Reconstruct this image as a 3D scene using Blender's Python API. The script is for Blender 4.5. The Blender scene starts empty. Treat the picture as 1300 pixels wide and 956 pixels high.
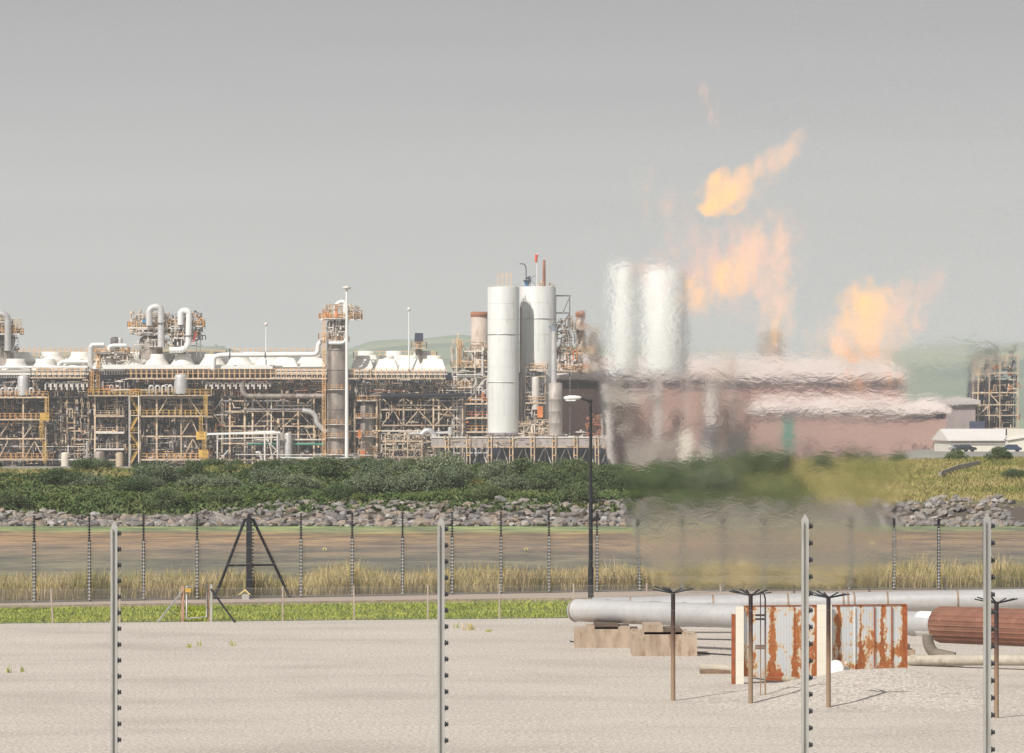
import bpy, math, random
import numpy as np
from mathutils import Vector, Matrix, noise as mnoise

# ------------------------------------------------------------------ camera, world, sun, exposure
F = 5000.0          # focal length in photo pixels (photo is 1300 wide)
YH = 560.0          # horizon row
H = 6.4             # eye height in metres
sc = bpy.context.scene
cam_d = bpy.data.cameras.new("camera"); cam = bpy.data.objects.new("camera", cam_d)
sc.collection.objects.link(cam); sc.camera = cam
cam_d.sensor_width = 36.0; cam_d.lens = F * 36.0 / 1300.0
cam_d.shift_y = (YH - 478.0) / 1300.0
cam.location = (0, 0, H); cam.rotation_euler = (math.radians(90), 0, 0)
cam_d.clip_start = 0.5; cam_d.clip_end = 30000

SUN_EL, SUN_AZ = 43.0, -142.0      # azimuth from +Y, clockwise; the sun stands behind and left of the camera
w = bpy.data.worlds.new("World"); sc.world = w; w.use_nodes = True
nt = w.node_tree; bg = nt.nodes["Background"]
sky = nt.nodes.new("ShaderNodeTexSky"); sky.sky_type = 'NISHITA'; sky.sun_disc = False
sky.sun_elevation = math.radians(SUN_EL); sky.sun_rotation = math.radians(SUN_AZ)
sky.air_density = 1.0; sky.dust_density = 6.0; sky.ozone_density = 1.0
hs = nt.nodes.new("ShaderNodeHueSaturation"); hs.inputs["Saturation"].default_value = 0.25
nt.links.new(sky.outputs[0], hs.inputs["Color"])
# high thin overcast: a pale veil, brightest near the horizon, over the clear-sky colour
wtc = nt.nodes.new("ShaderNodeTexCoord"); wsp = nt.nodes.new("ShaderNodeSeparateXYZ"); nt.links.new(wtc.outputs["Generated"], wsp.inputs[0])
wmr = nt.nodes.new("ShaderNodeMapRange"); wmr.inputs["From Min"].default_value = 0.0; wmr.inputs["From Max"].default_value = 0.14
nt.links.new(wsp.outputs[2], wmr.inputs[0])
wr = nt.nodes.new("ShaderNodeValToRGB"); wr.color_ramp.elements[0].color = (.55, .55, .525, 1); wr.color_ramp.elements[1].color = (.305, .305, .315, 1)
e_ = wr.color_ramp.elements.new(.45); e_.color = (.525, .527, .508, 1); e_ = wr.color_ramp.elements.new(.62); e_.color = (.44, .44, .442, 1)
nt.links.new(wmr.outputs[0], wr.inputs[0])
wn = nt.nodes.new("ShaderNodeTexNoise"); wmp = nt.nodes.new("ShaderNodeMapping"); wmp.inputs["Scale"].default_value = (2, 2, 30); nt.links.new(wtc.outputs["Generated"], wmp.inputs[0]); nt.links.new(wmp.outputs[0], wn.inputs["Vector"]); wn.inputs["Scale"].default_value = 2
wn2 = nt.nodes.new("ShaderNodeMapRange"); wn2.inputs["To Min"].default_value = 9.1; wn2.inputs["To Max"].default_value = 10.9; nt.links.new(wn.outputs[0], wn2.inputs[0])
wvm = nt.nodes.new("ShaderNodeVectorMath"); wvm.operation = 'SCALE'; nt.links.new(wr.outputs[0], wvm.inputs[0]); nt.links.new(wn2.outputs[0], wvm.inputs["Scale"])
wmx = nt.nodes.new("ShaderNodeMix"); wmx.data_type = 'RGBA'; wmx.inputs[0].default_value = .88; nt.links.new(hs.outputs[0], wmx.inputs[6]); nt.links.new(wvm.outputs[0], wmx.inputs[7])
nt.links.new(wmx.outputs[2], bg.inputs[0]); bg.inputs[1].default_value = 0.10
sun_d = bpy.data.lights.new("sun", 'SUN'); sun = bpy.data.objects.new("sun", sun_d); sc.collection.objects.link(sun)
sun_d.energy = 3.9; sun_d.angle = math.radians(0.9); sun_d.color = (1.0, 0.95, 0.88)
az, el = math.radians(SUN_AZ), math.radians(SUN_EL)
sdir = Vector((math.sin(az) * math.cos(el), math.cos(az) * math.cos(el), math.sin(el)))
sun.rotation_euler = (-sdir).to_track_quat('-Z', 'Y').to_euler()
sun.location = (0, -20, 60)
sc.view_settings.view_transform = 'Standard'; sc.view_settings.look = 'None'
sc.view_settings.gamma = 1.0; sc.view_settings.exposure = 0.18; sc.view_settings.use_curve_mapping = False
cy = sc.cycles
cy.use_denoising = True; cy.denoiser = 'OPENIMAGEDENOISE'
cy.max_bounces = 8; cy.diffuse_bounces = 2; cy.glossy_bounces = 2; cy.transmission_bounces = 6
cy.transparent_max_bounces = 16; cy.volume_bounces = 1; cy.sample_clamp_indirect = 4.0
cy.volume_step_rate = 1.0; cy.volume_max_steps = 64

# ------------------------------------------------------------------ helpers
R = random.Random(7)
NP = np.random.RandomState(11)
LOC = {}

def W(px, py, d):
    return Vector(((px - 650) / F * d, d, H - (py - YH) / F * d))

def smooth(a, b, x):
    t = min(1.0, max(0.0, (x - a) / (b - a))); return t * t * (3 - 2 * t)

def interp(pts, x):
    if x <= pts[0][0]: return pts[0][1]
    for (a, ya), (b, yb) in zip(pts, pts[1:]):
        if x <= b: return ya + (yb - ya) * (x - a) / (b - a)
    return pts[-1][1]

def setp(o, label=None, cat=None, group=None, kind=None):
    for k, v in (("label", label), ("category", cat), ("group", group), ("kind", kind)):
        if v: o[k] = v
    return o

def thing(name, label, cat, group=None, loc=(0, 0, 0)):
    o = bpy.data.objects.new(name, None); sc.collection.objects.link(o)
    o.empty_display_size = 0.5; o.location = loc; LOC[o] = Vector(loc)
    return setp(o, label, cat, group)

class MB:
    def __init__(s): s.v = []; s.f = []; s.sm = []
    def add(s, vs, fs, smo=False):
        n = len(s.v); s.v.extend(tuple(p) for p in vs)
        s.f.extend(tuple(i + n for i in f) for f in fs); s.sm.extend([smo] * len(fs)); return s
    def box(s, c, d, rz=0.0):
        x, y, z = d[0] / 2, d[1] / 2, d[2] / 2; ca, sa = math.cos(rz), math.sin(rz)
        vs = []
        for a, b, e in ((-x, -y, -z), (x, -y, -z), (x, y, -z), (-x, y, -z), (-x, -y, z), (x, -y, z), (x, y, z), (-x, y, z)):
            vs.append((c[0] + a * ca - b * sa, c[1] + a * sa + b * ca, c[2] + e))
        return s.add(vs, [(0, 3, 2, 1), (4, 5, 6, 7), (0, 1, 5, 4), (1, 2, 6, 5), (2, 3, 7, 6), (3, 0, 4, 7)])
    def bb(s, x0, x1, y0, y1, z0, z1): return s.box(((x0 + x1) / 2, (y0 + y1) / 2, (z0 + z1) / 2), (x1 - x0, y1 - y0, z1 - z0))
    def _fr(s, d):
        d = d.normalized(); up = Vector((0, 0, 1)) if abs(d.z) < 0.95 else Vector((0, 1, 0))
        u = d.cross(up).normalized(); return u, u.cross(d).normalized()
    def bar(s, p, q, w, h=None):
        p, q = Vector(p), Vector(q); h = h or w
        if (q - p).length < 1e-6: return s
        u, v = s._fr(q - p); vs = []
        for e in (p, q):
            for a, b in ((-1, -1), (1, -1), (1, 1), (-1, 1)): vs.append(e + u * a * w / 2 + v * b * h / 2)
        return s.add(vs, [(0, 3, 2, 1), (4, 5, 6, 7), (0, 1, 5, 4), (1, 2, 6, 5), (2, 3, 7, 6), (3, 0, 4, 7)])
    def cyl(s, p, q, r0, r1=None, seg=10, caps=True):
        p, q = Vector(p), Vector(q); r1 = r0 if r1 is None else r1
        if (q - p).length < 1e-6: return s
        u, v = s._fr(q - p); vs = []
        for e, r in ((p, r0), (q, r1)):
            for i in range(seg):
                a = 2 * math.pi * i / seg; vs.append(e + u * math.cos(a) * r + v * math.sin(a) * r)
        s.add(vs, [(i, i + seg, (i + 1) % seg + seg, (i + 1) % seg) for i in range(seg)], True)
        if caps: s.add(vs[:seg], [tuple(range(seg))]); s.add(vs[seg:], [tuple(reversed(range(seg)))])
        return s
    def tube(s, pts, r, seg=8, bend=None):
        """round pipe through pts; corners become arcs of radius bend"""
        pts = [Vector(p) for p in pts]; path = [pts[0]]
        for a, b, c in zip(pts, pts[1:], pts[2:]):
            if not bend: path.append(b); continue
            d1, d2 = (a - b), (c - b); k = min(bend, d1.length * .49, d2.length * .49)
            p, q = b + d1.normalized() * k, b + d2.normalized() * k
            for t in (0, .2, .4, .6, .8, 1): path.append(p * (1 - t) ** 2 + b * 2 * t * (1 - t) + q * t * t)
        path.append(pts[-1]); ring = []; pu = None
        for i, p in enumerate(path):
            d = (path[min(i + 1, len(path) - 1)] - path[max(i - 1, 0)]).normalized()
            if pu is None: u, v = s._fr(d)
            else:
                u = (pu - d * pu.dot(d)).normalized(); v = u.cross(d).normalized()
            pu = u
            for j in range(seg):
                a = 2 * math.pi * j / seg; ring.append(p + u * math.cos(a) * r + v * math.sin(a) * r)
        n = len(path)
        s.add(ring, [(i * seg + j, (i + 1) * seg + j, (i + 1) * seg + (j + 1) % seg, i * seg + (j + 1) % seg) for i in range(n - 1) for j in range(seg)], True)
        s.add(ring[:seg], [tuple(range(seg))]); s.add(ring[-seg:], [tuple(reversed(range(seg)))])
        return s
    def lathe(s, c, prof, seg=24, axis='z'):
        vs = []; n = len(prof)
        for r, h in prof:
            for i in range(seg):
                a = 2 * math.pi * i / seg; x, y = math.cos(a) * r, math.sin(a) * r
                vs.append((c[0] + x, c[1] + y, c[2] + h) if axis == 'z' else (c[0] + h, c[1] + x, c[2] + y))
        s.add(vs, [(k * seg + i, k * seg + (i + 1) % seg, (k + 1) * seg + (i + 1) % seg, (k + 1) * seg + i) for k in range(n - 1) for i in range(seg)], True)
        s.add(vs[:seg], [tuple(reversed(range(seg)))]); s.add(vs[-seg:], [tuple(range(seg))])
        return s
    def prism(s, poly, y0, y1):
        """polygon of (x,z) extruded along y"""
        n = len(poly); vs = [(x, y0, z) for x, z in poly] + [(x, y1, z) for x, z in poly]
        return s.add(vs, [tuple(range(n)), tuple(reversed(range(n, 2 * n)))] + [(i, i + n, (i + 1) % n + n, (i + 1) % n) for i in range(n)])
    def build(s, name, m, parent=None, **kw):
        if not s.v: return None
        me = bpy.data.meshes.new(name)
        if parent is not None: o0 = LOC.get(parent, Vector((0, 0, 0)))
        elif kw.get('kind'): o0 = Vector((0, 0, 0))
        else:
            xs, ys, zs = zip(*s.v); o0 = Vector(((min(xs) + max(xs)) / 2, (min(ys) + max(ys)) / 2, min(zs)))
        me.from_pydata([(a - o0.x, b - o0.y, c - o0.z) for a, b, c in s.v], [], s.f)
        me.polygons.foreach_set("use_smooth", s.sm); me.update()
        if m is not None: me.materials.append(m)
        o = bpy.data.objects.new(name, me); sc.collection.objects.link(o)
        if parent is not None: o.parent = parent; LOC[o] = o0
        else: o.location = o0; LOC[o] = o0
        return setp(o, **kw)

def npmesh(name, verts, faces, m, **kw):
    """fast mesh of equal-sized faces from arrays"""
    me = bpy.data.meshes.new(name); n, k = faces.shape
    me.vertices.add(len(verts)); me.vertices.foreach_set("co", verts.astype(np.float32).ravel())
    me.loops.add(n * k); me.loops.foreach_set("vertex_index", faces.astype(np.int32).ravel())
    me.polygons.add(n); me.polygons.foreach_set("loop_start", np.arange(0, n * k, k, dtype=np.int32))
    me.update(calc_edges=True); me.validate()
    if m: me.materials.append(m)
    o = bpy.data.objects.new(name, me); sc.collection.objects.link(o); LOC[o] = Vector((0, 0, 0))
    return setp(o, **kw)

# ------------------------------------------------------------------ materials
def newmat(name):
    m = bpy.data.materials.new(name); m.use_nodes = True; t = m.node_tree
    return m, t, t.nodes["Principled BSDF"]

def noise_node(t, scale, detail=4, stretch=(1, 1, 1), rough=0.6, coord="Object"):
    tc = t.nodes.new("ShaderNodeTexCoord"); mp = t.nodes.new("ShaderNodeMapping"); n = t.nodes.new("ShaderNodeTexNoise")
    mp.inputs["Scale"].default_value = stretch; n.inputs["Scale"].default_value = scale
    n.inputs["Detail"].default_value = detail; n.inputs["Roughness"].default_value = rough
    t.links.new(tc.outputs[coord], mp.inputs[0]); t.links.new(mp.outputs[0], n.inputs["Vector"])
    return n

def ramp(t, src, stops, interp_='LINEAR'):
    r = t.nodes.new("ShaderNodeValToRGB"); r.color_ramp.interpolation = interp_
    el = r.color_ramp.elements
    while len(el) < len(stops): el.new(0.5)
    for e, (p, c) in zip(el, stops): e.position = p; e.color = (*c, 1) if len(c) == 3 else c
    t.links.new(src, r.inputs[0]); return r

def mixc(t, fac, a, b, mode='MIX'):
    n = t.nodes.new("ShaderNodeMix"); n.data_type = 'RGBA'; n.blend_type = mode
    for i, v in ((0, fac), (6, a), (7, b)):
        if hasattr(v, "is_output") or hasattr(v, "links"): t.links.new(v, n.inputs[i])
        elif i == 0: n.inputs[i].default_value = v
        else: n.inputs[i].default_value = (*v, 1)
    return n.outputs[2]

MATS = {}
def mat(name, c, rough=0.6, metal=0.0, var=0.18, scale=0.6, streak=None, dirt=None, dirt_amt=0.5, bump=0.0, island=0.0):
    if name in MATS: return MATS[name]
    m, t, b = newmat(name)
    n = noise_node(t, scale, 5, streak or (1, 1, 1))
    lo = tuple(x * (1 - var) for x in c); hi = tuple(min(1, x * (1 + var)) for x in c)
    col = ramp(t, n.outputs[0], [(0.3, lo), (0.7, hi)]).outputs[0]
    if dirt:
        n2 = noise_node(t, scale * 2.3, 6, streak or (1, 1, 1), 0.7)
        f = ramp(t, n2.outputs[0], [(1 - dirt_amt - .08, (0, 0, 0)), (1 - dirt_amt + .1, (1, 1, 1))])
        col = mixc(t, f.outputs[0], col, dirt)
    if island:
        g = t.nodes.new("ShaderNodeNewGeometry"); oi = t.nodes.new("ShaderNodeObjectInfo"); ad = t.nodes.new("ShaderNodeMath"); ad.operation = 'ADD'
        t.links.new(g.outputs["Random Per Island"], ad.inputs[0]); t.links.new(oi.outputs["Random"], ad.inputs[1])
        fr = t.nodes.new("ShaderNodeMath"); fr.operation = 'FRACT'; t.links.new(ad.outputs[0], fr.inputs[0])
        v = ramp(t, fr.outputs[0], [(0, (1 - island,) * 3), (1, (1 + island,) * 3)])
        col = mixc(t, 1.0, col, v.outputs[0], 'MULTIPLY')
    t.links.new(col, b.inputs["Base Color"])
    b.inputs["Roughness"].default_value = rough; b.inputs["Metallic"].default_value = metal
    if bump:
        bn = t.nodes.new("ShaderNodeBump"); bn.inputs["Strength"].default_value = bump
        n3 = noise_node(t, scale * 6, 5); t.links.new(n3.outputs[0], bn.inputs["Height"]); t.links.new(bn.outputs[0], b.inputs["Normal"])
    MATS[name] = m; return m

M_steel = mat("weathered_steel", (0.60, 0.475, 0.34), 0.7, 0, .25, .35, dirt=(0.26, 0.13, 0.08), dirt_amt=.42, island=.25)
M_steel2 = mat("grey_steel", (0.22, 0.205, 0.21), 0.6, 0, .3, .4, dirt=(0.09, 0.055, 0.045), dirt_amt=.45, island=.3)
M_pale = mat("pale_galvanised", (0.70, 0.65, 0.60), 0.5, 0.1, .15, .5, dirt=(.35, .22, .15), dirt_amt=.36, island=.15)
M_rail = mat("ochre_rail_paint", (0.78, 0.42, 0.14), 0.6, 0, .25, .5, dirt=(.45, .17, .06), dirt_amt=.4, island=.2)
M_railp = mat("faded_rail_paint", (0.80, 0.50, 0.24), 0.6, 0, .25, .5, dirt=(.4, .2, .1), dirt_amt=.4, island=.2)
M_yel = mat("yellow_paint", (0.68, 0.42, 0.09), 0.6, 0, .2, .5, dirt=(.5, .25, .08), dirt_amt=.38, island=.2)
M_orange = mat("orange_primer", (0.62, 0.20, 0.06), 0.6, 0, .25, .6, island=.2)
M_deck = mat("steel_grating", (0.10, 0.09, 0.09), 0.8, 0, .2, 1)
M_dark = mat("shade_dark_steel", (0.014, 0.018, 0.034), 0.8, 0, .4, .5, island=.4)  # near-black navy, the plant's interior shade is put into this colour
M_navy = mat("dark_blue_paint", (0.05, 0.06, 0.10), 0.5, 0, .2, 1)
M_white = mat("white_paint", (0.82, 0.83, 0.81), 0.45, 0, .04, .3, dirt=(.66, .62, .56), dirt_amt=.36, streak=(1, 1, .15))
M_silo = mat("silo_white_paint", (0.66, 0.67, 0.65), 0.5, 0, .06, .5, streak=(1, 1, .12), dirt=(.50, .45, .38), dirt_amt=.38)
M_fan = mat("fan_cowl_white", (0.82, 0.80, 0.74), 0.5, 0, .06, .5, dirt=(.62, .52, .40), dirt_amt=.36, island=.06)
M_lag = mat("aluminium_lagging", (0.62, 0.61, 0.60), 0.42, 0.35, .1, .8, dirt=(.45, .40, .35), dirt_amt=.38, island=.15)
M_cream = mat("cream_paint", (0.72, 0.66, 0.56), 0.5, 0, .1, .6, dirt=(.5, .33, .2), dirt_amt=.35, island=.12)
M_vessel = mat("stained_lagging", (0.36, 0.31, 0.27), 0.55, 0.15, .35, .22, streak=(1, 1, .3), dirt=(.16, .12, .10), dirt_amt=.45)
M_rust = mat("brown_rust", (0.33, 0.13, 0.07), 0.8, 0, .35, .9, dirt=(.5, .27, .16), dirt_amt=.4, streak=(1, 1, .4))
M_green = mat("green_paint", (0.04, 0.28, 0.20), 0.5, 0, .2, 1)
M_blue = mat("blue_paint", (0.05, 0.25, 0.50), 0.5, 0, .2, 1)
M_red = mat("red_paint", (0.50, 0.05, 0.04), 0.5, 0, .2, 1)
M_glass = mat("lamp_glass", (0.85, 0.86, 0.86), 0.2, 0, .03, 1)
M_black = mat("black_paint", (0.022, 0.024, 0.03), 0.45, 0, .3, 2, dirt=(.05, .035, .03), dirt_amt=.35)
M_conc = mat("stained_concrete", (0.42, 0.33, 0.25), 0.85, 0, .25, 2.2, streak=(1, 1, .3), dirt=(.26, .17, .11), dirt_amt=.42, bump=.3)
M_galv = mat("galvanised_post", (0.50, 0.50, 0.48), 0.45, 0.45, .18, 3, streak=(1, 1, .2), dirt=(.36, .33, .28), dirt_amt=.4)
M_hall = mat("mauve_cladding", (0.42, 0.27, 0.23), 0.6, 0, .06, .1)
M_hallroof = mat("pale_pink_roof", (0.66, 0.57, 0.53), 0.5, 0, .08, .2)
# ------------------------------------------------------------------ terrain
def L1(X): return 142 + 0.217 * max(-60, min(60, X))
def L2(X): return 157.2 + (0.367 * max(-45, X - 0) if X < 0 else 0.10 * min(X, 60))
def L3(X): return (168 + 0.49 * max(-50, X - 5.44)) if X < 5.44 else 168 + 0.13 * min(60, X - 5.44)
TOP = [(-300, 3.25), (-60, 3.25), (-36, 3.2), (-28, 3.3), (-20, 3.7), (-13, 3.9), (-5, 3.5), (8, 3.4), (14, 3.6), (20, 4.0), (40, 4.4), (300, 4.5)]
def zf(X, Y):
    if Y < 110:
        z = 2.85 * (1 - smooth(36, 84, Y)) if Y > 36 else 2.85
        if Y > 43: z = min(z, max(0.0, 6.22 - 0.0795 * Y)) if Y < 84 else 0.0
        if Y > 80:
            z += 0.72 * math.exp(-((X - 9.3) / 2.6) ** 2 - ((Y - 99) / 3.2) ** 2)
        return z
    l3 = L3(X)
    if Y < l3: return 0.0
    if Y < 335:
        z = -0.85 * smooth(l3 + 3, l3 + 22, Y)
        if Y > l3 + 8: z += 0.05 * mnoise.noise((X * .05, Y * .03, 0)) * smooth(l3 + 8, l3 + 30, Y)
        return z
    wob = 3.0 * mnoise.noise((X * .035, 3.1, 0))
    y0 = 338 + wob; T = interp(TOP, X)
    b = -0.85 + smooth(y0, y0 + 12, Y) * 1.9
    b += (T - 1.05) * min(1, max(0, (Y - y0 - 10) / (396 - y0 - 10))) if Y > y0 + 10 else 0
    if Y > y0 + 10: b += .35 * mnoise.noise((X * .09, Y * .06, 5)) * smooth(y0 + 10, y0 + 20, Y) * (1 - smooth(396, 410, Y))
    if Y > 398:
        side = smooth(.088, .104, X / Y)
        far = side * 4.3
        k = smooth(400, 460, Y); b = b * (1 - k) + far * k
    return b

def sheet(name, f0, f1, xs, ny, m, zoff=0.0, power=1.0, **kw):
    vs, fs = [], []
    for X in xs:
        a, b = f0(X), f1(X)
        for j in range(ny + 1):
            Y = a + (b - a) * (j / ny) ** power; vs.append((X, Y, zf(X, Y) + zoff))
    n = ny + 1
    for i in range(len(xs) - 1):
        for j in range(ny): fs.append((i * n + j, (i + 1) * n + j, (i + 1) * n + j + 1, i * n + j + 1))
    mb = MB(); mb.add(vs, fs, True); return mb.build(name, m, **kw)

def xr(a, b, n): return [a + (b - a) * i / n for i in range(n + 1)]

# gravel
mg, t, b = newmat("pale_gravel")
n1 = noise_node(t, 11, 5, (1, .6, 1), .85); n2 = noise_node(t, .3, 6, (.5, .8, 1), .6); n3 = noise_node(t, 40, 2)
c1 = ramp(t, n1.outputs[0], [(.36, (.28, .245, .21)), (.5, (.49, .445, .395)), (.64, (.72, .66, .59))]).outputs[0]
c2 = ramp(t, n2.outputs[0], [(.3, (.84, .83, .82)), (.5, (1.0, 1.0, 1.0)), (.7, (1.08, 1.08, 1.07))]).outputs[0]
t.links.new(mixc(t, 1.0, c1, c2, 'MULTIPLY'), b.inputs["Base Color"]); b.inputs["Roughness"].default_value = .95
bn = t.nodes.new("ShaderNodeBump"); bn.inputs["Strength"].default_value = .5; bn.inputs["Distance"].default_value = .012
t.links.new(n1.outputs[0], bn.inputs["Height"]); t.links.new(bn.outputs[0], b.inputs["Normal"])
M_gravel = mg
M_lawn = mat("lawn_soil", (0.10, 0.15, 0.03), .9, 0, .3, .8)
M_path = mat("path_aggregate", (0.40, 0.33, 0.28), .9, 0, .18, 5, bump=.3)
M_verge = mat("dry_soil", (0.20, 0.16, 0.08), .95, 0, .3, .6)

sheet("gravel_yard", lambda X: -30, L1, xr(-70, 70, 100), 160, M_gravel, kind="structure")
sheet("lawn_strip", L1, L2, xr(-70, 70, 60), 8, M_lawn, kind="structure")
sheet("path", L2, L3, xr(-70, 70, 60), 8, M_path, kind="structure")
sheet("verge_ground", L3, lambda X: L3(X) + 16, xr(-70, 70, 80), 20, M_verge, kind="structure")

# tidal mud: bands of wet grey-green mud, orange algae and a pale green margin follow the distance to the bank
mm, t, b = newmat("tidal_mud")
tc = t.nodes.new("ShaderNodeTexCoord"); sp = t.nodes.new("ShaderNodeSeparateXYZ"); t.links.new(tc.outputs["Object"], sp.inputs[0])
nw = noise_node(t, .05, 5, (1, .6, 1)); ma = t.nodes.new("ShaderNodeMath"); ma.operation = 'MULTIPLY_ADD'
t.links.new(nw.outputs[0], ma.inputs[0]); ma.inputs[1].default_value = 26.0; t.links.new(sp.outputs[1], ma.inputs[2])
mr = t.nodes.new("ShaderNodeMapRange"); mr.inputs["From Min"].default_value = 185 + 13; mr.inputs["From Max"].default_value = 340 + 13
t.links.new(ma.outputs[0], mr.inputs[0])
bands = ramp(t, mr.outputs[0], [(0, (.20, .18, .10)), (.10, (.19, .18, .12)), (.30, (.20, .19, .135)), (.50, (.26, .20, .145)), (.66, (.37, .25, .15)), (.80, (.29, .20, .11)), (.86, (.30, .30, .15)), (.93, (.24, .32, .13)), (1, (.27, .30, .16))])
nf = noise_node(t, .3, 7, (.6, .35, 1), .8); pf = ramp(t, nf.outputs[0], [(.38, (.42, .43, .46)), (.5, (.95, .95, .95)), (.62, (1.5, 1.42, 1.3))])
t.links.new(mixc(t, 1.0, bands.outputs[0], pf.outputs[0], 'MULTIPLY'), b.inputs["Base Color"])
rr = ramp(t, nf.outputs[0], [(.35, (.35, .35, .35)), (.6, (.85, .85, .85))]); t.links.new(rr.outputs[0], b.inputs["Roughness"])
b.inputs["Specular IOR Level"].default_value = .25
M_mud = mm
sheet("mudflat", lambda X: L3(X) + 16, lambda X: 335.0, xr(-150, 150, 90), 60, M_mud, kind="structure")

mbk, t, b = newmat("bank_turf")
n1 = noise_node(t, .12, 5, (1, 1, 1)); n2 = noise_node(t, .9, 6, (1, .5, 1), .7)
c1 = ramp(t, n1.outputs[0], [(.35, (.045, .09, .025)), (.52, (.09, .13, .04)), (.68, (.28, .24, .10))]).outputs[0]
c2 = ramp(t, n2.outputs[0], [(.3, (.7, .7, .7)), (.7, (1.25, 1.25, 1.2))]).outputs[0]
tc = t.nodes.new("ShaderNodeTexCoord"); sp = t.nodes.new("ShaderNodeSeparateXYZ"); t.links.new(tc.outputs["Object"], sp.inputs[0])
ma = t.nodes.new("ShaderNodeMath"); ma.operation = 'MULTIPLY_ADD'; t.links.new(n1.outputs[0], ma.inputs[0]); ma.inputs[1].default_value = -14; t.links.new(sp.outputs[1], ma.inputs[2])
mr = t.nodes.new("ShaderNodeMapRange"); mr.inputs["From Min"].default_value = 336; mr.inputs["From Max"].default_value = 341; t.links.new(ma.outputs[0], mr.inputs[0])
t.links.new(mixc(t, mr.outputs[0], (.10, .08, .065), mixc(t, 1.0, c1, c2, 'MULTIPLY')), b.inputs["Base Color"]); b.inputs["Roughness"].default_value = .95
M_bank = mbk
sheet("embankment", lambda X: 335.0, lambda X: 412.0, xr(-150, 150, 220), 60, M_bank, kind="structure")
M_plain = mat("plant_ground", (.26, .25, .22), .95, 0, .2, .02)
sheet("ground", lambda X: 412.0, lambda X: 1500.0, xr(-700, 700, 160), 60, M_plain, power=1.6, kind="structure")

# hills
mh, t, b = newmat("far_fields")
n1 = noise_node(t, .004, 3, (1, 1, 1)); vo = t.nodes.new("ShaderNodeTexVoronoi"); vo.inputs["Scale"].default_value = .003
tc = t.nodes.new("ShaderNodeTexCoord"); t.links.new(tc.outputs["Object"], vo.inputs["Vector"])
c1 = ramp(t, vo.outputs["Color"], [(.2, (.13, .17, .12)), (.5, (.20, .25, .16)), (.8, (.29, .31, .20))]).outputs[0]
t.links.new(c1, b.inputs["Base Color"]); b.inputs["Roughness"].default_value = .95
RIDGE = [(-400, 452), (0, 455), (240, 446), (275, 443), (310, 452), (440, 448), (470, 440), (520, 435), (590, 432), (640, 436), (760, 446), (1000, 455), (1120, 450), (1180, 443), (1250, 438), (1320, 440), (1700, 452)]
vs, fs = [], []
nx, ny = 140, 14
for i in range(nx + 1):
    px = -350 + 2050 * i / nx
    for j in range(ny + 1):
        Y = 1500 + 5000 * (j / ny) ** 1.5; X = (px - 650) / F * Y
        top = H - (interp(RIDGE, px) - YH) / F * 5600
        z = top * smooth(1700, 5600, Y) * (1 - .5 * smooth(5600, 6400, Y)) + 4 * mnoise.noise((X * .02, Y * .01, 1)) * smooth(1600, 2300, Y)
        if j == ny: z = -5
        vs.append((X, Y, z))
for i in range(nx):
    for j in range(ny): fs.append((i * (ny + 1) + j, (i + 1) * (ny + 1) + j, (i + 1) * (ny + 1) + j + 1, i * (ny + 1) + j + 1))
MB().add(vs, fs, True).build("hills", mh, kind="structure")

# ------------------------------------------------------------------ grass, scrub and stones
def zarr(X, Y): return np.array([zf(float(a), float(c)) for a, c in zip(X, Y)])

def blades(name, X, Y, h, wd, m, lean=.25, **kw):
    n = len(X); Z = zarr(X, Y); a = NP.rand(n) * math.pi
    dx, dy = np.cos(a) * wd / 2, np.sin(a) * wd / 2; lx, ly = NP.randn(n) * h * lean, NP.randn(n) * h * lean
    v = np.zeros((n, 5, 3))
    v[:, 0] = np.stack([X - dx, Y - dy, Z - .02], 1); v[:, 1] = np.stack([X + dx, Y + dy, Z - .02], 1)
    v[:, 2] = np.stack([X + dx * .8 + lx * .35, Y + dy * .8 + ly * .35, Z + h * .6], 1); v[:, 3] = np.stack([X - dx * .8 + lx * .35, Y - dy * .8 + ly * .35, Z + h * .6], 1)
    v[:, 4] = np.stack([X + lx, Y + ly, Z + h], 1)
    b0 = (np.arange(n) * 5)[:, None]
    f = np.concatenate([b0 + [0, 1, 2], b0 + [0, 2, 3], b0 + [3, 2, 4]])
    return npmesh(name, v.reshape(-1, 3), f, m, kind="stuff", **kw)

def blade_mat(name, stops, nscale=.25):
    m, t, b = newmat(name); g = t.nodes.new("ShaderNodeNewGeometry")
    n = noise_node(t, nscale, 4); ad = t.nodes.new("ShaderNodeMath"); ad.operation = 'MULTIPLY_ADD'
    t.links.new(g.outputs["Random Per Island"], ad.inputs[0]); ad.inputs[1].default_value = .45
    s2 = t.nodes.new("ShaderNodeMath"); s2.operation = 'MULTIPLY_ADD'; t.links.new(n.outputs[0], s2.inputs[0]); s2.inputs[1].default_value = 1.6; s2.inputs[2].default_value = -.52
    t.links.new(s2.outputs[0], ad.inputs[2]); r = ramp(t, ad.outputs[0], stops)
    t.links.new(r.outputs[0], b.inputs["Base Color"]); b.inputs["Roughness"].default_value = .75
    b.inputs["Specular IOR Level"].default_value = .2
    return m
M_straw = blade_mat("straw_grass", [(0, (.15, .20, .05)), (.25, (.32, .31, .10)), (.5, (.58, .46, .21)), (1, (.78, .62, .36))], .35)
M_lawnb = blade_mat("short_grass", [(0, (.19, .25, .03)), (.5, (.32, .37, .05)), (1, (.48, .47, .12))], .3)
M_scrub = blade_mat("scrub_leaves", [(0, (.05, .10, .03)), (.5, (.10, .145, .05)), (1, (.22, .23, .09))], .2)

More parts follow.
